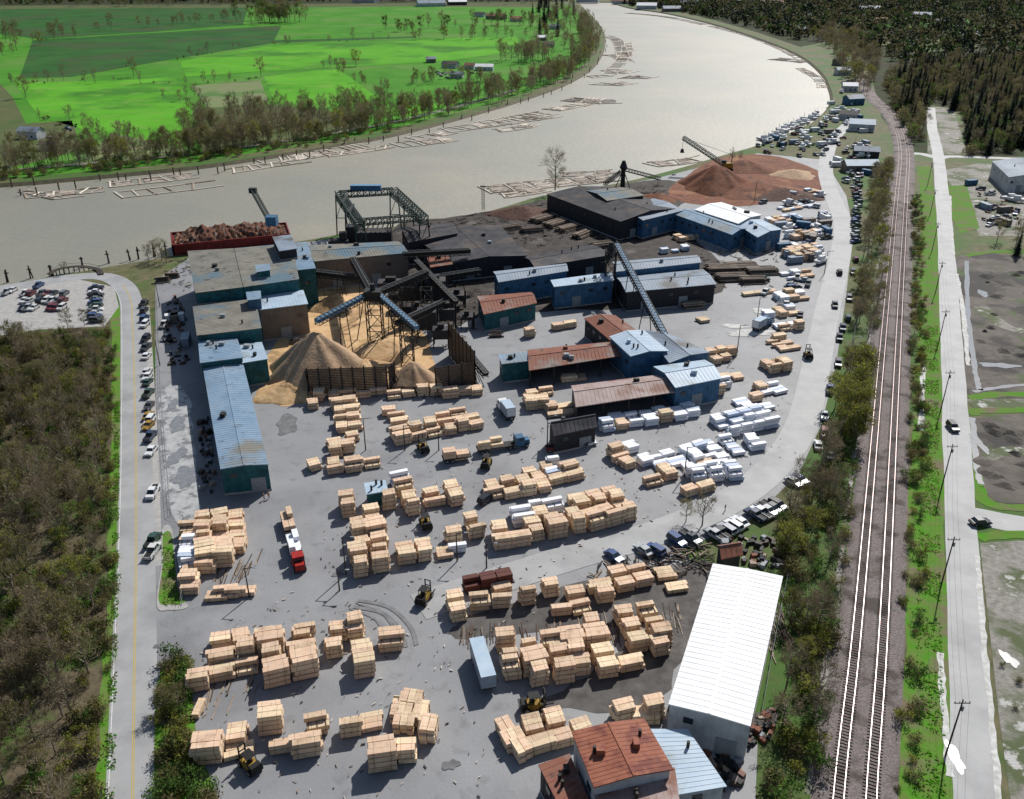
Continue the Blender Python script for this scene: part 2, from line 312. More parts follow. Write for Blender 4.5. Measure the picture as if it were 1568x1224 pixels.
# railway
rc=[(1297,1500),(1308,1224),(1329,1000),(1344,800),(1358,600),(1371,420),(1380,300),(1384,240),(1378,205),(1362,175),(1335,150),(1320,125),(1318,105)]
mb=MB(); pc=cr([P(*q) for q in rc],14)
def off(pl,o):
    out=[]
    for i,c in enumerate(pl):
        d=(pl[min(i+1,len(pl)-1)]-pl[max(i-1,0)]).normalized(); out.append(c+Vector((d.y,-d.x,0))*o)
    return out
prof=[(-5.9,.0),(-4.7,.45),(4.7,.45),(5.9,.0)]
lines=[off(pc,o) for o,z in prof]
for k in range(3):
    for i in range(len(pc)-1):
        a,b,c,d=lines[k][i],lines[k+1][i],lines[k+1][i+1],lines[k][i+1]
        mb.face([(a.x,a.y,prof[k][1]+.04),(b.x,b.y,prof[k+1][1]+.04),(c.x,c.y,prof[k+1][1]+.04),(d.x,d.y,prof[k][1]+.04)],ballast)
rw=empty('railway_track'); mb.obj('ballast_bed',rw)
mr=MB(); ms=MB()
for tr_ in (-2.2,2.2):
    for g in (-.72,.72):
        l=off(pc,tr_+g)
        for i in range(len(l)-1): mr.beam((l[i].x,l[i].y,.68),(l[i+1].x,l[i+1].y,.68),.1,railm,h=.16)
    l=off(pc,tr_); acc=0
    for i in range(len(l)-1):
        d=l[i+1]-l[i]; L_=d.length; an=math.atan2(d.y,d.x)
        if l[i].y>420: break
        while acc<L_:
            q=l[i]+d*(acc/L_); ms.box((q.x,q.y,.42),(.24,2.5,.07),sleeper,an); acc+=.65
        acc-=L_
mr.obj('rails',rw); ms.obj('sleepers',rw)
strip('gravel_track',[(1262,1224),(1290,1000),(1312,800),(1333,600),(1353,420),(1368,260)],2.2,.02,gravel,off=-1.5,jit=.5)
# right side
rroad=[(1520,1500),(1496,1224),(1482,1000),(1471,800),(1462,620),(1453,450),(1445,330),(1437,240),(1428,200),(1425,165)]
strip('road',rroad,6.0,.08,road_m,jit=.4)
strip('road',[(1471,790),(1500,792),(1540,800),(1600,810)],7,.06,road_m)
strip('road',[(1387,236),(1410,236),(1437,242),(1460,240),(1568,244)],6,.06,road_m)
strip('grass_verge',[(1425,1500),(1415,1224),(1420,1000),(1420,800),(1422,620),(1425,450),(1422,330),(1415,255)],6,.03,verge,jit=1.5)
strip('grass_verge',[(1475,1500),(1450,1224),(1444,1000),(1438,850)],1.8,.05,verge,jit=.8)
strip('roadside_silt',[(1560,1500),(1530,1224),(1508,1000),(1496,850)],.6,.1,pale,jit=.4,sub=14); strip('roadside_silt',[(1482,560),(1475,480),(1465,420)],.8,.1,pale,jit=.5,sub=12); strip('roadside_silt',[(1461,390),(1457,350),(1455,300)],.6,.1,pale,jit=.4,sub=10)
strip('roadside_silt',[(1455,1190),(1446,1090),(1440,1000)],.7,.1,pale,jit=.4,sub=10); strip('roadside_silt',[(1410,660),(1412,620),(1414,560)],.9,.1,pale,jit=.5,sub=10)
sheet('grass_lot',[(1452,285),(1480,284),(1500,350),(1470,358),(1456,330)],.05,verge)
sheet('gravel_lot',[(1462,395),(1568,392),(1700,400),(1700,590),(1482,604),(1474,500)],.05,sited,smooth=True,rag=.8)
sheet('gravel_lot',[(1482,640),(1600,630),(1700,640),(1700,770),(1530,770),(1492,740)],.05,sited,rag=.5)
sheet('gravel_lot',[(1470,300),(1440,262),(1500,250),(1700,255),(1700,360),(1500,362)],.04,gravel)
sheet('gravel_lot',[(1500,832),(1700,820),(1900,1400),(1570,1400),(1530,1100)],.05,gravel)
sheet('gravel_lot',[(1425,165),(1460,165),(1480,235),(1420,238)],.05,gravel)
for pth in ([(1478,392),(1530,386),(1700,384)],[(1484,610),(1540,604),(1700,606)],[(1484,634),(1530,628),(1700,628)],[(1496,745),(1530,776),(1700,780)],[(1500,826),(1530,820),(1700,818)],[(1484,640),(1486,690),(1496,745)]):
    strip('grass_verge',pth,2,.07,verge,jit=1)
for pth in ([(1480,400),(1482,480),(1492,560),(1500,598)],[(1490,600),(1568,590),(1700,588)],[(1489,640),(1492,690),(1502,742)]): strip('drainage_ditch',pth,1.0,.09,puddle,jit=.5,sub=10)
strip('site_track',[(1500,470),(1540,500),(1590,510),(1700,520)],4,.08,gravel,jit=1); strip('site_track',[(1484,618),(1560,618),(1700,616)],5,.06,gravel,jit=.5); strip('site_track',[(1510,700),(1560,690),(1600,720)],3,.08,gravel,jit=.8)
mb=MB()
for p in samples([(1490,640),(1600,640),(1600,760),(1510,760)],n=14)+samples([(1500,410),(1600,410),(1600,580),(1500,580)],n=22):   # spoil heaps
    r_=R.uniform(1,3); h=R.uniform(.4,1.1); pts=[(p.x+math.cos(a*.63)*r_*R.uniform(.7,1.3),p.y+math.sin(a*.63)*r_*R.uniform(.7,1.3)) for a in range(10)]
    mb.prism(pts,0.04,h,sited,pts1=[(p.x+(x-p.x)*.25,p.y+(y-p.y)*.25) for x,y in pts])
mb.obj('spoil_heaps')
# ---------------------------------------------------------------- trees
def rndv(r): 
    while True:
        v=Vector((r.uniform(-1,1),r.uniform(-1,1),r.uniform(-1,1)))
        if .05<v.length<1: return v
def leafquad(mb,p,s,r,m):
    a=rndv(r).normalized(); b=a.cross(rndv(r)).normalized()
    mb.face([p-a*s,p+b*s*.55,p+a*s,p-b*s*.55],m)
def decid(seed,h,cr_,nl,ls,l1,l2,ntw=300,t0=.22,tw=.04,spread=.17):
    r=random.Random(seed); mb=MB()
    pts=[Vector((0,0,0))]
    for i in range(5): pts.append(Vector((r.uniform(-.3,.3),r.uniform(-.3,.3),0))*(i*.3)+Vector((0,0,h*.95*(i+1)/5)))
    r0=h*.02
    for i in range(5): mb.beam(pts[i],pts[i+1],2*r0*(1-i/5.3),bark,w2=2*r0*(1-(i+1)/5.3),n=5)
    tips=[]
    nb_=r.randint(12,16)
    for k in range(nb_):
        t=t0+(.92-t0)*k/nb_; f=t*5; i=min(int(f),4); b=pts[i].lerp(pts[i+1],f-i)
        a=k*2.4+r.uniform(-.5,.5); ln=cr_*(1.15-abs(t-.45)*1.1)*r.uniform(.6,1.2)
        d=Vector((math.cos(a),math.sin(a),r.uniform(.6,1.5)))
        e=b+d.normalized()*ln; mid=b.lerp(e,.5)+Vector((0,0,-.08*ln))
        w=r0*1.0*(1-t*.7)
        mb.beam(b,mid,w,bark,w2=w*.65,n=4); mb.beam(mid,e,w*.65,bark,w2=w*.25,n=3)
        for q in range(4):
            bb=mid.lerp(e,r.uniform(-.3,.9)); ee=bb+(d.normalized()+rndv(r)*.9).normalized()*ln*r.uniform(.3,.6)
            mb.beam(bb,ee,w*.4,bark,w2=w*.12,n=3); tips.append(ee)
        tips.append(e)
    tips.append(pts[-1])
    for _ in range(ntw):
        b=r.choice(tips)+rndv(r)*cr_*.22; d=(rndv(r)*.8+Vector((b.x*.3,b.y*.3,.9))).normalized()*r.uniform(.5,1.3)*h*.09
        s=d.cross(rndv(r)).normalized()*tw
        mb.face([b-s,b+s,b+d],twig)
    wts=[r.uniform(.1,1)**2 for _ in tips]
    tl=r.choices(range(len(tips)),wts,k=nl)
    for i in tl:
        p=tips[i]+Vector((r.gauss(0,1),r.gauss(0,1),r.gauss(0,.8)))*cr_*spread
        if p.z<h*.1: continue
        leafquad(mb,p,ls*r.uniform(.6,1.3),r,l1 if (i%3 and r.random()<.8) else l2)
    return mb.mesh('deciduous_tree')
def conif(seed,h):
    r=random.Random(seed); mb=MB(); mb.beam((0,0,0),(0,0,h),h*.035,bark,w2=.04,n=5)
    z=h*.06
    while z<h*.98:
        rad=(1-z/h)*h*.25*r.uniform(.75,1.15)+.2
        nb_=9
        for k in range(nb_):
            a=k/nb_*6.283+r.uniform(-.3,.3); L_=rad*r.uniform(.6,1.15); d=Vector((math.cos(a),math.sin(a),-.35)); s=Vector((-math.sin(a),math.cos(a),0))
            for j in range(4):
                t=(j+.6)/4; p=Vector((0,0,z))+d*L_*t; w=L_*.24*(1.2-t)+.15
                mb.face([p-s*w+Vector((0,0,r.uniform(-.3,.1))),p+d*w*.8,p+s*w+Vector((0,0,r.uniform(-.3,.1))),p-d*w*.9+Vector((0,0,.15))],lf_c if r.random()<.7 else lf_c2)
        z+=h*.04
    return mb.mesh('conifer_tree')
def shrub(seed,l1,l2,n=300):
    r=random.Random(seed); mb=MB()
    for k in range(9):
        a=r.uniform(0,6.28); e=Vector((math.cos(a)*r.uniform(.2,1),math.sin(a)*r.uniform(.2,1),r.uniform(.7,1.7)))
        mb.beam((0,0,0),e,.06,bark,w2=.02,n=3)
        for _ in range(n//9): 
            p=e+Vector((r.gauss(0,.34),r.gauss(0,.34),r.gauss(0,.28)))
            if p.z>0: leafquad(mb,p,r.uniform(.08,.2),r,l1 if r.random()<.6 else l2)
    for _ in range(110):
        b=Vector((r.gauss(0,.5),r.gauss(0,.5),.4)); d=(rndv(r)*.5+Vector((0,0,1)))*r.uniform(.5,1.2); s=d.cross(rndv(r)).normalized()*.03; mb.face([b-s,b+s,b+d],twig)
    return mb.mesh('shrub')
T_bare=[decid(i,10,2.8,100,.17,lf_y2,lf_o,ntw=520,tw=.05) for i in (1,2,3,13)]
T_ol=[decid(i,10,2.9,560,.2,lf_o,lf_y2,ntw=450,spread=.14,tw=.045) for i in (4,5,6)]
T_yg=[decid(i,9,3.0,1150,.21,lf_y,lf_y2,ntw=250,spread=.14) for i in (7,8)]
T_g=[decid(i,9,3.1,1050,.22,lf_g,lf_y2,ntw=300,spread=.14) for i in (9,10)]
T_c=[conif(i,18) for i in (1,2,3)]
T_tall=decid(33,21,5.5,300,.3,lf_o,lf_o2,ntw=1500,t0=.15)
SH=[shrub(1,lf_g,lf_g2),shrub(2,lf_o,lf_o2),shrub(3,lf_y,lf_y2),shrub(4,lf_o,lf_g2,160)]
def scat(name,poly,area,meshes,s0,s1,n=None):
    for p in samples(poly,n=n,area=area):
        s=R.uniform(s0,s1); inst(name,R.choice(meshes),p,R.uniform(0,6.28),(s,s,s*R.uniform(.85,1.2)))
scat('deciduous_tree',[(-250,600),(0,545),(60,540),(155,550),(158,620),(155,800),(146,1000),(132,1224),(120,1450),(-250,1450)],24,T_bare*5+T_ol*2+T_yg[:1],.65,1.1)
scat('deciduous_tree',[(-150,570),(10,535),(110,530),(125,580),(100,640),(0,680),(-150,700)],22,T_g*2+T_yg+T_ol,.65,.95)
scat('deciduous_tree',[(-60,760),(60,700),(140,740),(130,900),(60,1000),(-60,1000)],90,T_g+T_yg,.5,.8)
scat('shrub',[(100,520),(176,505),(175,800),(165,1100),(155,1300),(100,1300),(90,900)],7,SH,.8,1.6)
scat('shrub',[(-150,560),(100,520),(100,1300),(-100,1300)],22,SH,1,2)
scat('shrub',[(242,1050),(262,1015),(288,1010),(290,1080),(300,1150),(318,1224),(330,1300),(240,1300)],3.2,[SH[0],SH[2],SH[3],SH[1]],.8,1.7)
scat('deciduous_tree',[(248,1060),(282,1020),(288,1120),(305,1224),(244,1224)],30,[T_ol[0],T_bare[0],T_yg[0]],.4,.6)
scat('deciduous_tree',[(1335,265),(1362,270),(1352,420),(1335,560),(1322,640),(1290,640),(1305,480),(1320,380)],24,T_ol*2+T_yg+T_bare,.6,1.0)
scat('deciduous_tree',[(1285,560),(1325,560),(1318,680),(1285,700),(1275,640)],24,T_yg,.9,1.3)
scat('deciduous_tree',[(1210,760),(1270,690),(1300,700),(1290,800),(1270,960),(1250,1224),(1170,1224),(1200,1090),(1210,950),(1225,880),(1150,860)],32,T_bare*3+T_ol+T_yg,.6,1.0)
scat('shrub',[(1180,830),(1280,690),(1335,560),(1355,420),(1330,560),(1310,700),(1292,850),(1270,1030),(1240,1300),(1160,1300),(1200,1090),(1215,900)],7,SH,.7,1.8)
scat('shrub',[(1395,300),(1412,300),(1420,600),(1415,900),(1400,1224),(1370,1224),(1380,900),(1390,600)],10,SH,.5,1.3)
scat('deciduous_tree',[(1398,330),(1408,330),(1412,700),(1410,1100),(1385,1100),(1395,700)],110,T_ol+T_bare+T_yg,.35,.65)
scat('shrub',[(1525,1000),(1600,850),(1700,1224),(1550,1224)],45,SH,.4,1)
# far bank trees
bl=cr([P(*p) for p in [(-200,275),(0,262),(120,250),(230,243),(330,232),(440,217),(560,198),(680,172),(790,143),(860,118),(895,92),(905,62),(890,34)]],30)
for i in range(600):
    t=R.random(); t=t**.9; p=bl[min(int(t*len(bl)),len(bl)-1)]+Vector((R.gauss(0,7),R.gauss(3,9),0))
    if not inpoly(p.x,p.y-3,riv):
        s=R.uniform(.6,1.35); inst('deciduous_tree',R.choice(T_bare*2+T_ol*4+T_yg),p,R.uniform(0,6),(s,s,s*R.uniform(1,1.6)))
scat('shrub',[(0,262),(230,244),(440,218),(600,190),(600,205),(440,232),(230,256),(0,276)],50,SH,1,2.4)
def treeline(pts,n,meshes,s0,s1,w=6,name='deciduous_tree'):
    q=cr([P(*p) for p in pts],20)
    for i in range(n):
        p=R.choice(q)+Vector((R.gauss(0,w),R.gauss(0,w),0)); s=R.uniform(s0,s1); inst(name,R.choice(meshes),p,R.uniform(0,6),(s*.9,s*.9,s*R.uniform(.9,1.3)))
treeline([(300,215),(350,200),(410,188),(470,188),(540,180),(590,172)],90,T_ol+T_bare,.9,1.7,14)
treeline([(285,150),(305,185),(310,215)],24,T_ol+T_bare,.8,1.3); treeline([(22,128),(120,126),(290,128),(400,120)],34,T_bare+SH+SH,.5,1.3); treeline([(60,185),(150,208),(200,228)],22,SH+T_bare,.5,1.3)
treeline([(500,105),(530,110),(590,155)],16,T_ol,.6,1.0); treeline([(640,130),(700,120),(770,132)],26,T_ol+T_g,.7,1.2)
treeline([(0,90),(60,60),(100,62)],14,T_ol,1.2,2,15); treeline([(0,60),(180,45),(380,30)],30,T_ol,1,2,12)
treeline([(640,62),(700,62),(790,58)],14,T_ol,1,1.8,10)
treeline([(385,32),(415,36),(448,32)],30,T_ol+T_g,2,3,16)
treeline([(600,50),(740,40),(830,40)],34,T_g+T_ol,1.1,2.2,16); treeline([(790,95),(830,85),(890,50),(880,30)],80,T_ol+T_bare,1.2,2.0,14)
treeline([(830,60),(860,25),(850,12)],34,T_ol+T_c[:1],1.2,2.2,20); treeline([(270,92),(420,68),(620,61)],26,T_bare+SH,.6,1.3,5)
for u,v in [(400,118),(205,118),(62,70),(545,102),(680,60),(40,150)]: inst('deciduous_tree',R.choice(T_yg+T_ol),P(u,v),0,1.8)
treeline([(0,8),(200,10),(380,6),(600,6),(850,6)],90,T_ol+T_g,1.5,2.6,30)
# upper right woods
scat('conifer_tree',[(1370,120),(1430,105),(1568,95),(1700,100),(1700,235),(1480,238),(1475,175),(1420,160),(1410,200),(1370,190)],130,T_c,.6,1.15)
scat('deciduous_tree',[(1350,120),(1430,100),(1568,95),(1700,100),(1700,235),(1480,238),(1470,165),(1418,155),(1415,230),(1395,228),(1370,180)],140,T_ol*2+T_g+T_bare,.9,1.5)
scat('shrub',[(1350,120),(1430,100),(1568,95),(1700,100),(1700,235),(1480,238),(1470,165),(1418,155),(1415,230),(1395,228),(1370,180)],120,SH[:2],2,4)
scat('deciduous_tree',[(1235,60),(1300,50),(1350,90),(1330,150),(1295,130),(1275,90)],130,T_ol+T_bare+[T_yg[0]],.9,1.7)
scat('deciduous_tree',[(1500,370),(1568,360),(1700,370),(1700,392),(1500,392)],120,T_ol,.5,.9)
inst('conifer_tree',T_c[0],P(1556,392),0,.6)
def mass(name,poly,n,mats,h0,h1):
    mb=MB()
    for p in samples(poly,n=n):
        h=R.uniform(h0,h1); w=h*R.uniform(.35,.6); mb.beam(p,p+Vector((0,0,h*.7)),.7,bark,w2=.3,n=3); a,b_=R.choice(mats),R.choice(mats)
        for _ in range(55):
            zz=R.uniform(.08,1); q=p+Vector((R.gauss(0,w*.45),R.gauss(0,w*.45),h*zz))
            leafquad(mb,q,R.uniform(1.2,3.0),R,a if R.random()<.75 else b_)
    mb.obj(name)
mass('distant_trees',[(1090,28),(1000,8),(1100,-8),(1568,-8),(1750,0),(1750,100),(1560,95),(1430,102),(1340,92),(1290,50),(1225,62),(1160,45)],3000,[lf_o2,lf_g2,lf_c,lf_c,lf_c2,lf_o2],9,20)
mass('distant_trees',[(-400,-12),(600,-12),(870,-6),(870,2),(600,4),(300,6),(-400,10)],1400,[lf_o,lf_o2,lf_g2,lf_c],8,16)
mass('distant_trees',[(940,2),(960,9),(1020,15),(1080,26),(1100,5),(1000,-12),(880,-14)],700,[lf_o2,lf_g2,lf_c],8,14)
inst('cottonwood_tree',T_tall,P(850,291),0,1.0)
for u,v,s in [(238,398,.8),(248,400,.9),(228,402,.7),(255,404,.6),(100,420,.5),(1075,805,.9),(1050,800,.6),(1120,250,.8),(1133,248,.6),(130,500,.6),(105,505,.7),(160,505,.5)]: inst('deciduous_tree',R.choice(T_bare+T_ol),P(u,v),R.uniform(0,6),s)
# grass tufts
mb=MB()
for poly,n in [([(160,1224),(176,1224),(181,900),(184,600),(176,600),(172,900)],2600),([(1400,1300),(1450,1300),(1440,900),(1436,500),(1416,500),(1405,900)],4500),([(248,820),(262,815),(270,900),(280,928),(250,930)],900),([(238,1060),(258,1012),(292,1008),(300,1140),(330,1300),(236,1300)],1800),([(1240,1300),(1262,1300),(1300,900),(1320,700),(1310,700),(1288,900)],2600)]:
    for p in samples(poly,n=n):
        if noise.noise(p*.15)>.12: continue
        s=R.uniform(.08,.22); a=R.uniform(0,3.14); d=Vector((math.cos(a),math.sin(a),0))*s; m=grassl if R.random()<.7 else grassd
        mb.face([p-d,p+d,p+d*1.4+Vector((R.uniform(-.1,.1),R.uniform(-.1,.1),s*1.6)),p-d*1.2+Vector((0,0,s*1.3))],m)
mb.obj('grass')
# ---------------------------------------------------------------- buildings
def quad(q,h): return [P(u,v,h) for u,v in q]
def building(name,q,h,wm,rm,ridge=0,axis=None,z0=0,win=True,doors=1,ribs=1.1,stuff=True,open_front=False):
    e=empty(name); c=quad(q,h); w=MB()
    cen=sum(c,Vector())/4
    pts=[(p.x,p.y) for p in c]
    if open_front:
        for i in (3,0,1):
            a,b=c[i],c[(i+1)%4]; w.beam((a.x,a.y,h/2),(b.x,b.y,h/2),.25,wm,h=h-.1)
        nP=max(3,int((c[2]-c[3]).length/6))
        for i in range(nP+1):
            p=c[3].lerp(c[2],i/nP); w.beam((p.x,p.y,0),(p.x,p.y,h),.3,steel)
    else:
        w.prism(pts,z0,h,wm,top=False)
        for i in range(4):
            a,b=c[i],c[(i+1)%4]; L_=(b-a).length; n=int(L_/1.2)
            for j in range(1,n): p=a.lerp(b,j/n); w.beam((p.x,p.y,z0),(p.x,p.y,h-.1),.09,wm)
    l0=((c[0]-c[3]).length+(c[1]-c[2]).length); l1=((c[1]-c[0]).length+(c[2]-c[3]).length)
    if axis is None: axis='y' if l0>l1 else 'x'
    o=[cen+(p-cen)*(1+.5/max((p-cen).length,1)) for p in c]
    r=MB(); up=Vector((0,0,1)); th=.22
    if ridge:
        if axis=='y': A=(o[0]+o[1])/2; Bq=(o[3]+o[2])/2; f1=[o[0],A,Bq,o[3]]; f2=[A,o[1],o[2],Bq]; ends=((c[0],c[1]),(c[3],c[2]))
        else: A=(o[0]+o[3])/2; Bq=(o[1]+o[2])/2; f1=[o[0],o[1],Bq,A]; f2=[A,Bq,o[2],o[3]]; ends=((c[0],c[3]),(c[1],c[2]))
        def z(p): 
            return Vector((p.x,p.y,h+.02+(ridge if (p is A or p is Bq) else 0)))
        slopes=[[z(p) for p in f1],[z(p) for p in f2]]
        for a,b in ends:
            m=(a+b)/2; w.face([a,b,m+up*(ridge-.02)],wm)
    else: slopes=[[Vector((p.x,p.y,h+.02)) for p in o]]
    for sl in slopes:
        r.face([p+up*th for p in sl],rm); r.face([p for p in reversed(sl)],rm)
        for i in range(4):
            a,b=sl[i],sl[(i+1)%4]; r.face([a,b,b+up*th,a+up*th],rm)
        if ribs:
            if axis=='y': a0,a1,b0,b1=sl[0],sl[3],sl[1],sl[2]
            else: a0,a1,b0,b1=sl[0],sl[1],sl[3],sl[2]
            n=max(2,int((a1-a0).length/ribs))
            for i in range(1,n):
                t=i/n; r.beam(a0.lerp(a1,t)+up*(th+.015),b0.lerp(b1,t)+up*(th+.015),.06,rm,h=.05)
    if ridge: r.beam(z(A)+up*(th+.05),z(Bq)+up*(th+.05),.35,rm,h=.1)
    if stuff:
        for _ in range(R.randint(1,4)):
            sl=R.choice(slopes); p=sl[0].lerp(sl[1],R.uniform(.2,.8)).lerp(sl[3].lerp(sl[2],R.uniform(.2,.8)),R.uniform(.2,.8))
            if R.random()<.5: r.box((p.x,p.y,p.z),(R.uniform(.8,1.6),R.uniform(.8,1.6),1.2),R.choice([rm,steel,doorm]))
            else: r.beam(p,p+up*1.4,.5,steel,n=8)
    w.obj('walls',e); r.obj('roof',e)
    d=MB(); any_=False
    if not open_front:
        for (a,b),isf in (((c[3],c[2]),True),((c[0],c[3]),False),((c[2],c[1]),False)):
            L_=(b-a).length; t=(b-a).normalized(); nn=Vector((t.y,-t.x,0))
            if (a+nn-cen).length<(a-nn-cen).length: nn=-nn
            an=math.atan2(t.y,t.x)
            d.beam((a.x+nn.x*.06,a.y+nn.y*.06,z0+.25),(b.x+nn.x*.06,b.y+nn.y*.06,z0+.25),.1,concrete,h=.5); any_=True
            k=int(L_/4.5)
            for i in range(k):
                p=a+t*((i+.5)*L_/k)+nn*.03
                if isf and doors and i%3==1: d.box((p.x,p.y,z0+.02),(3.2,.2,min(3.8,h*.6)),doorm,an)
                elif win and h-z0>3 and R.random()<.7: d.box((p.x,p.y,z0+min(h-z0-1.8,(h-z0)*.62)),(1.5,.18,1.1),glass,an)
    if any_: d.obj('windows_and_doors',e)
    return e
b=building
b('warehouse',[(311,563),(372,558),(410,711),(338,718)],7,teal,r_blue,ridge=.4,axis='y')
b('warehouse',[(305,524),(362,520),(371,548),(308,556)],9,teal,r_blue)
b('warehouse',[(364,529),(400,526),(409,550),(372,556)],7.5,teal,r_lblue)
b('warehouse',[(296,467),(390,460),(399,503),(303,514)],11,teal,r_brown)
b('warehouse',[(390,452),(463,446),(470,466),(398,475)],10.5,beige,r_lblue)
b('sawmill_building',[(288,386),(358,382),(372,440),(300,449)],14.5,teal,r_brown)
b('sawmill_building',[(359,382),(446,374),(457,428),(373,440)],14.5,teal,r_brown,ribs=2)
b('sawmill_building',[(446,374),(470,372),(483,411),(455,414)],14,teal,r_blue)
b('roof_shed',[(378,449),(398,447),(399,458),(380,460)],14,bluew,r_blue,win=False,doors=0,stuff=False)
b('roof_shed',[(392,408),(412,406),(413,414),(394,417)],17,teal,r_blue,z0=14.5,win=False,doors=0,stuff=False)
b('roof_shed',[(418,364),(445,361),(454,381),(428,385)],18,dkwall,r_grey,z0=14.5,win=False,doors=0,stuff=False)
b('mill_hall',[(470,377),(608,371),(624,388),(483,401)],10.5,beige,r_brown,ridge=.8)
b('mill_hall',[(632,362),(765,346),(806,392),(690,404)],7,dkwall,r_dark,ridge=1.2)
b('mill_hall',[(615,350),(690,343),(700,358),(625,372)],9,dkwall,r_dark,ridge=1)
b('mill_hall',[(805,395),(905,376),(930,392),(820,410)],7,dkwall,r_dark,ridge=1)
b('mill_hall',[(757,417),(865,405),(868,416),(765,433)],8.5,bluew,r_grey,ridge=.8)
b('mill_hall',[(845,430),(935,418),(938,430),(850,440)],8,bluew,r_lblue)
b('mill_hall',[(940,402),(1065,392),(1072,403),(944,417)],9,bluew,r_grey,ridge=.8)
b('mill_hall',[(945,425),(1075,414),(1095,436),(960,448)],7,dkwall,r_grey,ridge=.8)
b('workshop',[(732,455),(812,449),(820,465),(742,482)],6,teal,r_rust,ridge=1)
b('workshop',[(655,395),(685,393),(692,405),(660,410)],8,dkwall,r_rust)
b('storage_shed',[(838,298),(935,287),(1040,320),(950,340)],8,dkwall,r_dark,ridge=2)
b('storage_shed',[(940,318),(1000,305),(1045,323),(985,338)],8,bluew,r_grey,ridge=1)
b('storage_shed',[(900,293),(950,288),(985,300),(930,308)],10,dkwall,r_brown,ridge=1)
b('storage_shed',[(1030,328),(1065,322),(1145,350),(1120,360)],7,bluew,r_blue,ridge=1)
b('storage_shed',[(1065,322),(1105,311),(1165,330),(1130,343)],8,white_w,r_white,ridge=1)
b('storage_shed',[(1130,345),(1165,337),(1196,352),(1160,364)],7,bluew,r_lblue,ridge=1)
b('planer_shed',[(896,489),(942,485),(985,515),(935,522)],6,dkwall,r_rust,ridge=1)
b('planer_shed',[(935,517),(985,507),(1022,538),(966,546)],8,bluew,r_lblue,ridge=.8)
b('planer_shed',[(988,508),(1040,520),(1085,540),(1025,556)],7,bluew,r_grey,ridge=.8)
b('planer_shed',[(810,537),(945,524),(955,545),(812,568)],5.5,dkwall,r_rust,ridge=1.2,axis='x',open_front=True)
b('workshop',[(765,545),(805,541),(812,553),(770,558)],6,teal,r_blue)
b('lumber_shed',[(877,592),(1020,574),(1040,600),(884,624)],5.5,dkwall,r_rust2,ridge=1.3,axis='x',open_front=True)
b('workshop',[(1003,563),(1078,553),(1103,580),(1035,594)],7,bluew,r_lblue,ridge=1.2)
b('dark_hut',[(842,650),(905,640),(912,655),(850,668)],5,dkwall,r_dark,ridge=2,axis='x')
b('lumber_warehouse',[(1092,867),(1197,886),(1148,1110),(1026,1077)],8,white_w,r_white,ridge=.25,axis='y',ribs=1.2,stuff=False)
b('office_building',[(880,1124),(984,1105),(1026,1178),(912,1204)],9,white_w,r_red,ridge=.5,axis='y',ribs=.7)
b('lean_to_shed',[(992,1121),(1052,1122),(1108,1203),(1030,1216)],5.5,white_w,r_lblue,ribs=.8)
b('lean_to_shed',[(828,1176),(872,1160),(905,1240),(880,1280)],5,dkwall,r_rust)
b('office_building',[(912,1206),(1030,1180),(1040,1260),(930,1290)],7,white_w,r_rust2)
b('barrack_shed',[(560,742),(588,738),(592,752),(563,757)],4,teal,r_lblue,win=False)
b('industrial_building',[(1520,248),(1600,244),(1620,268),(1545,272)],8,white_w,r_grey,ridge=1.2)
b('house',[(1100,838),(1128,834),(1134,850),(1106,856)],4.5,dkwall,r_rust,ridge=1.5)
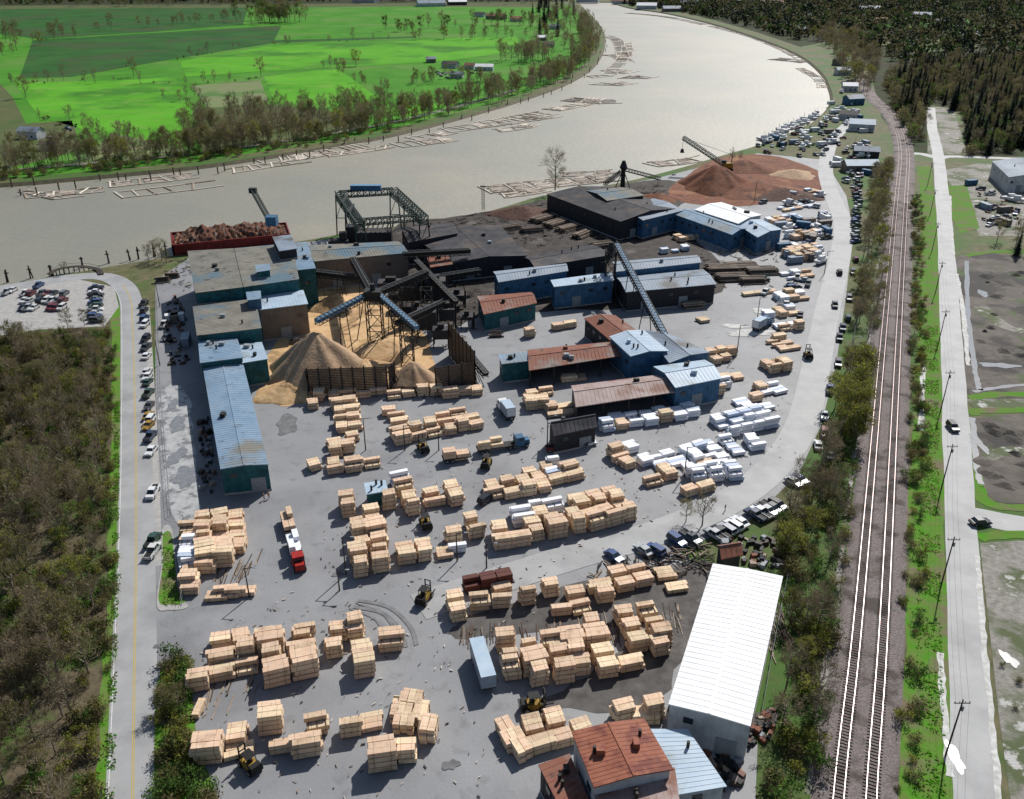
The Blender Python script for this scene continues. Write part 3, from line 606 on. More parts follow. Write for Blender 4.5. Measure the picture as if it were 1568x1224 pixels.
for u,v,w_,d_,h_,wm,rm in [(50,212,14,9,5,white_w,r_grey),(690,104,16,10,4,white_w,r_dark),(720,106,10,8,4,white_w,r_rust),(742,108,18,9,4,white_w,r_white),(840,72,14,10,4,white_w,r_dark),(830,62,12,10,4,beige,r_white),(760,30,34,14,6,beige,r_rust),(790,33,20,12,5,white_w,r_red),(735,26,18,12,5,white_w,r_dark),(660,10,60,22,7,white_w,r_grey),(700,8,40,20,7,dkwall,r_white),(990,14,40,20,7,white_w,r_white),(1030,18,40,18,6,beige,r_grey),(955,6,50,20,6,white_w,r_rust),(1480,62,26,16,7,white_w,r_white),(1290,115,14,9,5,white_w,r_grey),(1300,140,12,9,5,white_w,r_white),(1285,100,12,9,5,beige,r_dark),(1306,160,14,9,5,bluew,r_grey),(1318,200,16,10,5,white_w,r_lblue),(1325,240,14,8,4,dkwall,r_grey),(1316,262,18,9,4,beige,r_lblue),(1298,183,12,8,4,white_w,r_dark),(850,45,16,10,5,white_w,r_grey),(75,230,8,6,4,white_w,r_dark),(1225,50,18,12,6,white_w,r_grey),(1410,30,30,16,8,beige,r_grey),(1330,20,40,18,8,white_w,r_grey),(1350,36,20,12,6,white_w,r_red),(1440,40,26,14,7,white_w,r_dark),(660,96,10,8,4,beige,r_grey),(700,120,12,8,4,white_w,r_grey),(1060,12,50,22,8,white_w,r_grey),(1110,6,60,26,8,beige,r_white),(1180,10,50,22,8,white_w,r_rust),(900,4,50,20,8,white_w,r_white),(560,4,60,22,8,white_w,r_white)]:
    c=P(u,v); e=empty('house' if w_<20 else 'industrial_building',c); e.rotation_euler=(0,0,R.uniform(-.5,.5)); a,bq=w_/2,d_/2; rr=d_*.25
    m=MB(); m.prism([(-a,-bq),(a,-bq),(a,bq),(-a,bq)],0,h_,wm,top=False)
    for x in (-a,a): m.face([(x,-bq,h_),(x,bq,h_),(x,0,h_+rr)],wm)
    m.obj('walls',e); m=MB(); A=a+.5;Bb=bq+.5
    for s in (-1,1):
        m.face([(-A,s*Bb,h_-.1),(A,s*Bb,h_-.1),(A,0,h_+rr+.15),(-A,0,h_+rr+.15)],rm); m.face([(-A,s*Bb,h_-.3),(A,s*Bb,h_-.3),(A,0,h_+rr-.05),(-A,0,h_+rr-.05)],rm)
    m.obj('roof',e); m=MB()
    for i in range(int(w_/4)): m.box((-a+2+i*4,-bq-.02,1.2),(1.3,.12,1.3),glass if i%3 else doorm)
    m.obj('windows',e)
# ---------------------------------------------------------------- structures
def lattice(mb,p,q,w,m,bw=.3,seg=None):
    p=Vector(p);q=Vector(q);d=(q-p); L_=d.length; d.normalize(); up=Vector((0,0,1)) if abs(d.z)<.9 else Vector((0,1,0))
    x=d.cross(up).normalized()*w/2; y=x.cross(d).normalized()*w/2
    cs=[x+y,x-y,-x-y,-x+y]
    for c in cs: mb.beam(p+c,q+c,bw,m)
    n=seg or max(2,int(L_/w))
    for i in range(n):
        a=p+d*L_*i/n; bb=p+d*L_*(i+1)/n
        for k in range(4):
            mb.beam(a+cs[k],bb+cs[(k+1)%4],bw*.6,m); mb.beam(bb+cs[k],bb+cs[(k+1)%4],bw*.6,m)
def conveyor(pa,pb,w=1.6,m=None,legs=2,lm=None,name='conveyor'):
    m=m or steel; lm=lm or steel; mb=MB(); pa=Vector(pa);pb=Vector(pb)
    lattice(mb,pa,pb,w,lm,.18); mb.beam(pa+Vector((0,0,.3)),pb+Vector((0,0,.3)),w*.9,m,h=w*.6)
    n=int((pb-pa).length/2)
    for i in range(n): q=pa.lerp(pb,(i+.5)/n); mb.beam(q+Vector((0,0,w*.4)),q+Vector((0,0,w*.4+.9)),.07,doorm)
    mb.beam(pa+Vector((0,0,w*.4+.9)),pb+Vector((0,0,w*.4+.9)),.07,doorm)
    for i in range(1,legs+1):
        t=i/(legs+1); p=pa.lerp(pb,t)
        if p.z>2: 
            for s in (-1,1): mb.beam(p+Vector((s*.8,0,0)),(p.x+s*2,p.y,0),.25,lm)
            mb.beam((p.x-1.4,p.y,p.z*.5),(p.x+1.4,p.y,p.z*.5),.2,lm)
    return mb.obj(name)
hub=B(577,528,16)
mb=MB(); lattice(mb,B(577,528,0),hub,4.5,steel,.3); mb.box((hub.x,hub.y,15),(5,4,3),steel); mb.beam(hub+Vector((0,0,1)),hub+Vector((0,0,4)),1.6,steel,n=8)
for s in (-1,1): mb.beam(hub+Vector((s*3,3,0)),B(577+s*30,520,0),.3,steel)
mb.obj('conveyor_tower')
conveyor(hub+Vector((-2,0,0)),B(494,572,16),1.7,bluest,1); conveyor(hub+Vector((2,0,0)),B(642,575,14.5),1.7,bluest,1)
conveyor(hub,B(545,452,13),2,steel,1); conveyor(hub,B(655,480,14),2.2,steel,2); conveyor(B(620,440,12),B(720,425,10),2,steel,2); conveyor(B(640,470,9),B(735,445,7),2,steel,2)
conveyor(B(612,560,13),B(680,500,8),1.8,steel,1); conveyor(B(700,500,8),B(640,455,13),1.8,steel,2)
conveyor(B(455,448,8),B(560,470,10),2,steel,2)
mb=MB(); 
for u,v,h in [(625,560,13),(610,500,12),(655,500,13),(640,475,12)]:
    lattice(mb,B(u,v,0),B(u,v,h),3.5,steel,.26)
mb.obj('steel_support_tower')
for u,v,s in [(655,515,(6,5,9)),(630,470,(8,5,8)),(685,500,(5,6,7)),(668,470,(7,5,10)),(600,455,(9,5,6)),(700,470,(5,5,5)),(640,495,(4,4,6)),(676,530,(5,4,6)),(715,500,(4,4,4))]:
    c=P(u,v); mb=MB(); mb.box((c.x,c.y,3),(s[0],s[1],s[2]-3),dkwall,.05,mt=r_dark)
    for a in (-1,1):
        for d in (-1,1): mb.beam((c.x+a*s[0]*.45,c.y+d*s[1]*.45,0),(c.x+a*s[0]*.45,c.y+d*s[1]*.45,3),.3,steel)
    mb.box((c.x,c.y,s[2]),(s[0]*.4,s[1]*.4,1.5),steel); mb.beam((c.x+s[0]*.5+.3,c.y-2,0),(c.x+s[0]*.5+.3,c.y+2,s[2]),.6,steel); mb.obj('mill_equipment_house')
conveyor(B(1015,548,7),B(940,446,17),1.8,bluest,2); conveyor(B(940,446,17),B(925,440,9),2,steel,0)
mb=MB(); lattice(mb,B(932,455,0),B(932,455,17),3.5,steel,.3); q=B(932,455,17); mb.beam(q,q+Vector((0,0,3)),3,steel,w2=1.2,n=8); mb.obj('cyclone_tower')
conveyor(B(745,590,3),B(690,545,8),1.6,steel,1)
def bunker(a,c,h,name='bunker_wall'):
    a=P(*a);c=P(*c);mb=MB();L_=(c-a).length;n=max(2,int(L_/3));t=(c-a).normalized();nn=Vector((t.y,-t.x,0))
    for i in range(n+1):
        p=a.lerp(c,i/n); mb.beam((p.x,p.y,0),(p.x,p.y,h+.5),.35,steel); mb.beam((p.x,p.y,h*.6),(p.x+nn.x*2.5,p.y+nn.y*2.5,0),.2,steel)
    z=.1
    while z<h:
        mb.beam((a.x,a.y,z+.25),(c.x,c.y,z+.25),.12,wallwood,h=.42); z+=.5
    mb.obj(name)
bunker((474,606),(594,602),8); bunker((598,602),(606,596),8); bunker((474,606),(470,592),6); bunker((668,604),(728,594),8); bunker((728,594),(688,545),11); bunker((600,604),(668,606),2.2)
def pile(name,c,r,h,m,seed=0,ax=1.0,ay=1.0):
    mb=MB(); nr,na=22,56; V=[]
    for i in range(nr+1):
        t=i/nr
        for j in range(na):
            a=j/na*2*math.pi; rr=r*t*(1+.12*math.sin(a*3+seed)+.07*math.sin(a*7+seed*2))
            x=math.cos(a)*rr*ax;y=math.sin(a)*rr*ay
            z=h*max(0,(1-t)**1.02)*(1-.25*math.exp(-t*12)*.4)+.04*h*noise.noise(Vector((x*.25,y*.25,seed)))*min(1,t*3)*(1-t*.6)+.35*noise.noise(Vector((x*.9,y*.9,seed)))*(1-t)
            V.append((c.x+x,c.y+y,max(z,.0)+.1-(.12 if t==1 else 0)))
    mb.v=V;k=mb.mi(m)
    for i in range(nr):
        for j in range(na):
            mb.f.append((i*na+j,i*na+(j+1)%na,(i+1)*na+(j+1)%na,(i+1)*na+j)); mb.m.append(k)
    mb.obj(name,smooth=True)
pile('sawdust_pile',P(488,574),16,14.5,sawd2,1,1.0,.85); pile('sawdust_pile',P(634,588),8,7.5,sawd2,2); pile('sawdust_pile',P(442,600),9,3.5,sawdust,3); pile('sawdust_pile',P(515,470),9,5,sawdust,4); pile('sawdust_pile',P(600,535),11,3.5,sawdust,4); pile('sawdust_pile',P(560,575),10,5,sawdust,6)
pile('bark_chip_pile',P(1096,286),19,12,chips,1); pile('bark_chip_pile',P(1160,294),19,5,chips,2,1.3,.9); pile('bark_chip_pile',P(1200,300),14,4,chipsd,3,1.3); pile('bark_chip_pile',P(1140,258),16,5,chips,4,1.4); pile('bark_chip_pile',P(1215,268),12,3,sawd2,5); pile('bark_chip_pile',P(800,328),12,4,chipsd,5,1.3); pile('bark_chip_pile',P(1010,305),10,3,chips,7)
# barge
e=empty('chip_barge'); a,bq,c_,d_=[P(u,v,WL) for u,v in [(268,398),(266,378),(440,362),(446,380)]]
m=MB(); pts=[(d_.x,d_.y),(c_.x,c_.y),(bq.x,bq.y),(a.x,a.y)]; m.prism(pts,WL-.5,3.4,redhull); 
for i in range(4):
    p,q=pts[i],pts[(i+1)%4]; m.beam((p[0],p[1],3.9),(q[0],q[1],3.9),.4,redhull,h=1.0)
    n=int(math.dist(p,q)/3)
    for j in range(n+1): x=p[0]+(q[0]-p[0])*j/n; y=p[1]+(q[1]-p[1])*j/n; m.beam((x,y,WL),(x,y,4.3),.6,redhull)
m.obj('hull',e)
m=MB(); na,nb_=80,14; V=[]
for i in range(na+1):
    for j in range(nb_+1):
        s,t=i/na,j/nb_; p=a.lerp(d_,.02+.96*s).lerp(bq.lerp(c_,.02+.96*s),.06+.88*t)
        V.append((p.x,p.y,3.9+3.2*math.sin(math.pi*t)**.6*min(1,s*6,(1-s)*6)*(1+.7*noise.noise(Vector((p.x*.2,p.y*.2,0))))+1.3*noise.noise(Vector((p.x*.7,p.y*.7,1)))))
m.v=V;k=m.mi(chipsd);k2=m.mi(chips);k3=m.mi(wallwood)
for i in range(na):
    for j in range(nb_): q=i*(nb_+1)+j; m.f.append((q,q+nb_+1,q+nb_+2,q+1)); m.m.append(R.choice([k,k,k,k2,k2,k3]))
m.obj('wood_chip_load',e)
mb=MB(); lattice(mb,B(424,400,14.5),B(398,372,22),1.6,greenst,.2); mb.box((B(424,400,0).x,B(424,400,0).y,14.6),(4,4,3.5),bluew); q=B(398,372,22); mb.box((q.x,q.y,21),(3,2,2),dkwall); mb.obj('barge_loader')
# log-lift gantry
mb=MB(); TL,TR,BR,BL=[P(u,v,16) for u,v in [(519,298),(602,293),(650,338),(552,346)]]
for a,c in ((TL,BL),(TR,BR)): 
    lattice(mb,a,c,3.2,greenst,.4); 
    dd=(c-a)
    for t in (0.02,.5,.98):
        p=a+dd*t
        for s in (-1.6,1.6): mb.beam(p+Vector((s,0,0)),(p.x+s*1.6,p.y,WL-1 if t<.6 else 0),.5,greenst)
        mb.beam((p.x-2,p.y,6),(p.x+2,p.y,6),.3,greenst); mb.beam((p.x-2,p.y,6),(p.x+1.6,p.y,15),.25,greenst)
lattice(mb,TL,TR,2.5,greenst,.4); q=(TL+TR)/2; mb.box((q.x,q.y,q.z+1),(13,3,2.4),bluew,0,mt=bluest)
lattice(mb,TL.lerp(BL,.9),TR.lerp(BR,.9),2.2,greenst,.35)
for t in (.3,.6): q=TL.lerp(BL,t); mb.box((q.x,q.y,q.z+1.7),(1.4,12,.15),steel)
mb.obj('log_lift_gantry')
c=P(575,378); mb=MB(); mb.box((c.x,c.y,0),(14,7,7),dkwall,.05,mt=r_dark); mb.box((c.x-9,c.y,0),(5,5,9),dkwall,.05); 
for i in range(8): mb.beam((c.x-7+i*2,c.y-3.6,7),(c.x-7+i*2,c.y+9,8),.5,pilem)
mb.obj('log_deck_machinery')
c=P(520,385); mb=MB(); mb.box((c.x,c.y,0),(8,5,5),dkwall,.1,mt=r_dark); mb.box((c.x+2,c.y,5),(3,3,3),steel,.1); mb.obj('mill_equipment_house')
c=P(953,290); mb=MB(); mb.beam(c,c+Vector((0,0,11)),2.6,steel,w2=2,n=10); mb.beam(c+Vector((0,0,11)),c+Vector((0,0,14.5)),4.2,steel,w2=1.5,n=10); mb.beam(c+Vector((0,0,9.5)),c+Vector((0,0,11)),2,steel,w2=4.2,n=10)
for s in (-1,1): mb.beam(c+Vector((s*4,0,0)),c+Vector((0,0,10)),.4,steel)
lattice(mb,c+Vector((1,0,10)),B(1010,292,6),1.5,steel,.25); lattice(mb,c+Vector((-1,0,9)),B(925,300,6),1.5,steel,.25)
mb.obj('dust_cyclone')
c=P(1112,272); mb=MB(); mb.box((c.x,c.y,5.2),(5,3.4,2.6),yell); mb.box((c.x,c.y,3),(5.5,4.2,2.1),rubber); mb.box((c.x-2,c.y,7.8),(2,2,1.4),glass); lattice(mb,c+Vector((-2,0,7)),B(1042,262,18),1.8,greenst,.3); q=B(1042,262,18); mb.beam(q,q-Vector((0,0,6)),.15,steel); mb.beam(q-Vector((0,0,6)),q-Vector((0,0,8)),1.2,steel,w2=2); mb.beam(c+Vector((2,0,12)),q,.15,steel); mb.beam(c+Vector((2,0,7)),c+Vector((2,0,12)),.35,steel); mb.obj('crawler_crane')
c=P(740,322); mb=MB(); lattice(mb,c,c+Vector((0,0,11)),1.2,steel,.15); mb.box((c.x,c.y,11),(2.6,1.5,.4),steel); mb.obj('light_tower')
for u,v in [(5,438),(40,432),(72,428),(120,415),(160,408),(192,404),(208,402),(232,398),(250,395),(268,393)]:
    c=P(u,v,WL)+Vector((0,4,0)); mb=MB()
    for k in range(3): mb.beam((c.x+R.uniform(-.8,.8),c.y+R.uniform(-.8,.8),-4),(c.x+R.uniform(-.3,.3),c.y,R.uniform(2,3.4)),.5,pilem,n=7)
    mb.beam((c.x-.8,c.y,1.8),(c.x+.8,c.y,1.8),.35,pilem); mb.obj('dock_piling')
mb=MB(); q=cr([P(75,420,.4),P(90,412,.4),P(120,408,.4),P(148,412,.4),P(155,420,.4)],4)
for i in range(len(q)-1):
    mb.beam(q[i],q[i+1],2,pilem,h=.25); mb.beam(q[i]+Vector((0,1,1)),q[i+1]+Vector((0,1,1)),.1,pilem); mb.beam(q[i],q[i]-Vector((0,0,3.5)),.3,pilem)
mb.obj('wooden_jetty')
def boom(pts,w,cell=14,fill=.3,dens=1.0,name='log_boom'):
    q=cr([P(u,v,WL+.3) for u,v in pts],4); mb=MB(); seg=[]
    for i in range(len(q)-1): seg.append((q[i],q[i+1],(q[i+1]-q[i]).length))
    tot=sum(s[2] for s in seg); n=max(1,int(tot/cell))
    def at(d):
        for a,b_,l in seg:
            if d<=l: t=(b_-a).normalized(); return a+t*d,t
            d-=l
        t=(seg[-1][1]-seg[-1][0]).normalized(); return seg[-1][1],t
    for k in range(n):
        p0,t0=at(k*tot/n); p1,t1=at((k+1)*tot/n); n0=Vector((-t0.y,t0.x,0)); n1=Vector((-t1.y,t1.x,0)); j=lambda: Vector((R.uniform(-.8,.8),R.uniform(-.8,.8),0)); sk=t0*R.uniform(-5,7)
        for s in (-.5,.5): mb.beam(p0+n0*w*s+j(),p1+n1*w*s+j(),.95,logl if R.random()<.7 else logm,h=.55,n=5)
        mb.beam(p0-n0*w*.55+j(),p0+n0*w*.55+sk+j(),1.1,R.choice([logl,logl,logm]),h=.6,n=5)
        if R.random()<.6: mb.beam(p0.lerp(p1,.5)-n0*w*.5+j(),p0.lerp(p1,.5)+n0*w*.5+sk+j(),.9,R.choice([logl,logm]),h=.5,n=5)
        if R.random()<fill:
            m_=int(w/1.0*dens)
            for i in range(m_):
                s=-.45+.9*i/m_; L_=cell*R.uniform(.5,.9); c=p0.lerp(p1,.5)+n0*w*s+j(); an=R.gauss(0,.15); d=Vector((t0.x*math.cos(an)-t0.y*math.sin(an),t0.x*math.sin(an)+t0.y*math.cos(an),0))
                mb.beam(c-d*L_/2,c+d*L_/2,R.uniform(.6,.95),R.choice([logl,logl,logm]),h=.45,n=5)
    mb.obj(name)
boom([(40,300),(110,294),(160,290)],10,12,.35); boom([(185,298),(260,290),(335,280)],14,16,.3); boom([(165,283),(240,275),(300,268)],14,12,.5)
boom([(350,262),(420,252),(470,245)],12,10,.2); boom([(400,248),(470,238),(570,222)],16,9,.25); boom([(500,238),(560,230),(600,224)],9,12,.4)
boom([(612,222),(650,218),(694,212)],16,12,.9); boom([(630,212),(660,208),(690,202)],12,12,.8); boom([(680,200),(740,192),(800,184),(850,176)],16,12,.25); boom([(740,190),(790,182),(840,172)],20,12,.4); boom([(760,200),(800,195),(815,190)],12,12,.7)
boom([(846,168),(890,160),(915,150)],14,14,.4); boom([(870,152),(910,156),(945,155)],20,14,.9); boom([(910,128),(940,130),(965,126)],16,16,.5); boom([(955,118),(975,119),(995,116)],22,16,.9)
boom([(905,118),(930,115),(945,100),(960,80),(958,65)],14,18,.4); boom([(930,108),(948,112),(970,108)],14,20,.4); boom([(925,55),(945,62),(955,90)],14,20,.3); boom([(925,85),(940,84),(962,96)],16,20,.3)
boom([(1090,40),(1150,56),(1200,76),(1235,95)],12,22,.5); boom([(1185,90),(1220,93),(1240,96)],24,20,.9); boom([(960,20),(1020,26),(1080,38)],14,28,.6); boom([(1225,105),(1250,118),(1262,135)],9,20,.6)
boom([(745,290),(800,285),(870,278),(940,272)],16,12,.95,1.6); boom([(770,300),(800,296),(835,290)],8,12,.9,1.6); boom([(860,268),(900,266),(945,262)],9,12,.9,1.4); boom([(1000,252),(1050,247),(1085,240)],12,12,.8,1.3)
boom([(35,292),(100,305),(120,300)],5,12,.5)
mb=MB()
for i in range(60):
    t=i/59; k=t*(len(farb)-5)+2; i0=int(k); a=P(*farb[min(i0,len(farb)-1)],WL); c=P(*farb[min(i0+1,len(farb)-1)],WL); p=a.lerp(c,k-i0)+Vector((R.uniform(-3,3),-R.uniform(10,40),0))
    mb.beam((p.x,p.y,-4),(p.x,p.y,R.uniform(1.5,3)),.7,pilem,n=6)
mb.obj('river_piling')
def logpile(u,v,L_,n,rot,h=4):
    c=P(u,v); mb=MB(); t=Vector((math.cos(rot),math.sin(rot),0)); nn=Vector((-t.y,t.x,0))
    for lv in range(h):
        for i in range(n-lv):
            p=c+nn*((i-(n-lv)/2)*.62+R.uniform(-.1,.1))+t*R.uniform(-.6,.6)+Vector((0,0,.35+lv*.5)); l=L_*R.uniform(.85,1.05)
            mb.beam(p-t*l/2,p+t*l/2,R.uniform(.4,.62),R.choice([logm,wallwood,logm,wallwood]),w2=R.uniform(.3,.5),n=6)
    mb.obj('log_pile')
for u,v,l,n,r in [(1105,415,12,14,.1),(1135,412,12,16,.15),(1165,418,12,12,.1),(1120,428,12,12,.1),(1150,432,10,10,.1),(850,345,12,12,.8),(870,352,12,10,.7),(830,338,12,12,.8),(890,362,10,9,.9),(815,355,10,9,.3),(920,378,10,10,.4),(780,352,10,8,.5),(1060,470,8,8,.2),(760,515,4,4,.1),(250,432,5,5,.3),(265,425,5,5,.2)]: logpile(u,v,l,n,r)
mb=MB()
for p in samples([(640,345),(830,310),(1010,280),(1030,320),(960,370),(800,380),(720,360)],n=600)+samples([(1070,375),(1190,380),(1190,440),(1060,440)],n=120)+samples([(900,870),(1080,830),(1100,880),(900,900)],n=160)+samples([(250,400),(300,395),(290,450),(250,440)],n=50)+samples([(640,460),(760,440),(740,500),(680,540)],n=90):
    a=R.uniform(0,3.14); l=R.uniform(.6,3.5); d=Vector((math.cos(a),math.sin(a),0))*l; z=Vector((0,0,.2+R.random()*.4)); mb.beam(p-d*.5+z,p+d*.5+z*R.uniform(.6,1.6),R.uniform(.15,.4),R.choice([logm,wallwood,pilem,steel]),n=5)
mb.obj('timber_debris')
# ---------------------------------------------------------------- lumber stacks
def stack(seed,w,d,levels,wr=0):
    r=random.Random(seed); mb=MB(); bh=.98; z=.16
    for lv in range(levels):
        nx=2 if d<2.8 else 3
        miss=lv==levels-1 and r.random()<.3
        for i in range(nx):
            if miss and i==0: continue
            bd=d/nx-.08; y=-d/2+(i+.5)*d/nx; m=r.choice(woods) if not wr else (wrap if r.random()<.85 else wrapb)
            L_=w*r.uniform(.87,1.03); ox=r.uniform(-.2,.2)
            mb.box((ox,y+r.uniform(-.04,.04),z),(L_,bd,bh-.13),m,r.uniform(-.015,.015))
            if not wr:
                for sx in (-.3,.3): mb.box((ox+sx*L_,y,z-.004),(.04,bd+.11,bh-.12),stick)
        for sx in (-.38,0,.38): mb.box((sx*w,0,z-.13),(.12,d*.96,.12),stick)
        z+=bh+.02
    return mb.mesh('lumber_stack')
ST={}
for lv in (1,2,3,4):
    ST[lv]=[stack(lv*10+i,R.choice([3.1,3.6,3.9,4.6]),R.choice([2.4,2.5,3.4]),lv) for i in range(7)]
SW={lv:[stack(lv*10+i+500,R.choice([3.2,3.8,4.6]),R.choice([2.4,3.4]),lv,1) for i in range(4)] for lv in (1,2,3)}
cnt=0
def put(p,an,lv,wh=False):
    global cnt; cnt+=1
    m=R.choice((SW if wh else ST)[min(lv,3) if wh else lv])
    inst('wrapped_lumber_stack' if wh else 'lumber_stack',m,(p.x,p.y,.09),an+R.gauss(0,.03)+(math.pi if R.random()<.5 else 0),(R.uniform(.9,1.02),1,R.uniform(.93,1.05)))
def cl(a,c,rows=1,lv=(2,4),step=4.1,wp=0,skip=.06,rs=3.3,sh=0):
    A=P(*a);C=P(*c);L_=(C-A).length;n=max(1,round(L_/step)); t=(C-A).normalized() if L_>.5 else Vector((1,0,0)); nn=Vector((-t.y,t.x,0)); an=math.atan2(t.y,t.x)
    for r in range(rows):
        base=R.randint(*lv)
        for i in range(n):
            if R.random()<skip: continue
            p=A+t*((i+.5)*L_/n)+nn*(1.4+r*rs+R.uniform(-.4,.4)+(R.choice([-1,1])*.6 if R.random()<.2 else 0))+t*sh*r
            l=max(lv[0],min(lv[1],base+R.choice([-1,0,0,0,1])))
            if lv[0]==lv[1]: l=lv[0]
            put(p,an,l,R.random()<wp)
G=[((300,1172),(338,1168),1,(4,4)),((340,1150),(390,1140),1,(2,3)),((402,1128),(428,1125),1,(4,4)),((418,1160),(450,1156),1,(2,2)),((452,1158),(490,1152),1,(3,3)),((460,1132),(515,1122),1,(3,4)),((528,1138),(552,1134),1,(3,3)),((556,1124),(588,1118),1,(1,1)),((568,1184),(608,1178),1,(4,4)),((610,1176),(640,1172),1,(2,3)),((350,1168),(385,1160),1,(1,1)),
((815,1160),(882,1142),2,(2,3)),((885,1136),(905,1130),1,(2,2)),((908,1122),(975,1106),1,(3,4)),((980,1112),(1028,1102),1,(3,4)),((980,1118),(1005,1116),1,(2,2)),
((768,1048),(802,1044),3,(3,4)),((806,1058),(850,1050),3,(4,4)),((852,1050),(905,1042),3,(3,4)),((908,1044),(958,1036),4,(3,4)),((960,1034),(980,1030),1,(1,2)),((960,1004),(1035,990),3,(2,4)),((998,1012),(1030,1006),1,(3,3)),
((292,1062),(318,1058),1,(2,3)),((320,1048),(400,1034),2,(2,4)),((405,1056),(492,1036),2,(3,4)),((400,1028),(440,1020),2,(3,4)),((325,1000),(385,990),1,(1,2)),((385,992),(425,985),1,(2,2)),((452,985),(485,980),1,(3,3)),((495,1014),(530,1008),1,(3,3)),((536,1040),(582,1032),2,(3,4)),((534,980),(562,974),1,(4,4)),((575,1000),(625,994),1,(2,3)),((440,1015),(490,1006),2,(3,3)),((505,990),(560,982),1,(3,3)),
((688,955),(718,950),2,(2,3)),((720,940),(786,934),1,(3,3)),((788,932),(830,926),1,(4,4)),((832,918),(856,914),1,(3,3)),((848,950),(876,946),1,(1,2)),((872,942),(908,936),2,(2,3)),((912,930),(948,924),2,(2,3)),((942,908),(1000,896),2,(2,3)),((1005,894),(1040,890),1,(1,2)),((1022,914),(1060,908),1,(1,2)),((750,920),(790,912),1,(2,2)),
((538,888),(602,878),2,(3,4)),((612,870),(666,862),2,(2,4)),((546,852),(596,842),3,(3,4)),((684,852),(720,846),2,(2,3),.7),((720,830),(746,824),2,(2,3)),((760,842),(836,830),2,(2,3),.3),((838,828),(905,816),2,(3,4)),((906,816),(978,796),2,(2,4)),((880,790),(960,776),2,(2,3)),((790,812),(870,800),2,(3,3),.8),((675,858),(692,856),1,(1,1)),
((514,798),(556,792),2,(4,4)),((588,800),(650,788),2,(3,4)),((652,784),(716,772),2,(2,3)),((560,800),(580,797),1,(3,3)),((600,762),(640,755),2,(3,4),.1),((644,762),(680,758),1,(2,2)),
((750,770),(846,752),2,(2,4)),((846,748),(896,736),2,(2,3),.3),((800,738),(856,728),1,(2,2)),((840,722),(858,720),1,(2,3),.8),
((500,730),(586,716),2,(2,4)),((468,726),(500,718),1,(1,2)),((505,700),(545,694),2,(2,3)),((515,665),(555,660),2,(2,3)),((512,640),(548,636),2,(2,3)),((530,680),(552,676),1,(2,2)),
((606,684),(680,670),2,(2,3)),((682,668),(740,658),2,(2,3),.15),((598,658),(628,654),2,(2,3)),((586,642),(606,640),1,(1,2)),((665,645),(716,638),1,(2,2)),((690,708),(720,704),1,(1,2)),
((478,616),(590,606),1,(2,3)),((594,614),(680,606),1,(2,3)),((680,612),(742,606),1,(2,3)),((470,628),(490,626),1,(2,2)),
((806,630),(840,628),2,(2,3)),((842,642),(884,636),2,(1,2)),((805,612),(850,606),1,(2,2)),
((920,664),(1010,652),2,(2,3),.85),((1010,650),(1075,640),2,(2,3),.95),((955,725),(1005,712),3,(2,3),.15),((990,750),(1046,736),2,(2,3),.2),((1050,766),(1095,752),1,(1,2),.1),((1010,722),(1050,712),2,(1,2),.9),((1060,745),(1140,735),3,(1,3),.9),((1095,710),(1150,700),3,(1,2),.97),((1060,712),(1100,700),2,(1,2),.97),((1115,672),(1190,655),3,(1,3),.97),((1150,640),(1195,630),3,(1,3),.9),((1170,610),(1205,602),2,(1,3),.9),((1075,612),(1130,602),2,(2,3),.6),((1150,695),(1178,690),2,(1,2),.95),
((1090,560),(1140,552),2,(1,3)),((1180,575),(1215,568),2,(2,3)),((1100,585),(1140,580),1,(1,2)),((1195,540),(1225,535),3,(1,3)),((1195,510),(1235,505),2,(1,3),.4),((1170,490),(1230,484),2,(1,2),.6),((1195,465),(1240,460),2,(1,3),.3),((1215,402),(1260,398),3,(2,3)),((1205,430),(1250,425),2,(1,2),.3),((1215,370),(1265,362),2,(1,3),.4),((1180,345),(1230,338),2,(1,2),.5),((1235,352),(1270,345),1,(1,2),.6),((1200,325),(1250,318),2,(1,2),.4),((1040,372),(1080,366),2,(1,2)),((1050,460),(1090,452),1,(1,2)),((1140,455),(1190,450),1,(1,1)),((1010,390),(1060,384),1,(1,2),.5),((960,350),(985,346),1,(1,2),.3),((1055,500),(1090,495),1,(1,2)),((800,520),(826,516),1,(2,3)),((845,508),(885,502),1,(1,2)),((865,588),(900,584),1,(1,2)),((1230,300),(1260,296),2,(1,2),.3),((1215,395),(1262,388),2,(3,3),.1)]
for g in G:
    a,c,rows,lv=g[:4]; cl(a,c,rows,lv,wp=g[4] if len(g)>4 else 0,step=4.0 if lv[1]>=3 else 4.3)
for u0,v0,u1,v1,n,lv in [(292,912,290,815,9,(2,3)),(318,880,312,800,8,(2,4)),(345,868,338,795,7,(2,4)),(368,850,362,790,4,(2,3)),(326,918,385,905,4,(1,2))]:
    for i in range(n):
        p=P(u0+(u1-u0)*(i+.5)/n,v0+(v1-v0)*(i+.5)/n); put(p,.12 if R.random()<.8 else .3,R.randint(*lv),u0==292 and R.random()<.4)
for u,v,l in [(612,1085,2),(616,1100,2),(620,1115,2),(632,1080,2),(645,1100,2),(655,1120,2),(658,1128,3),(775,1125,2),(786,1140,2),(798,1155,2),(300,1088,1)]:
    put(P(u,v),1.45 if u<700 else 2.0,l)
mb=MB()
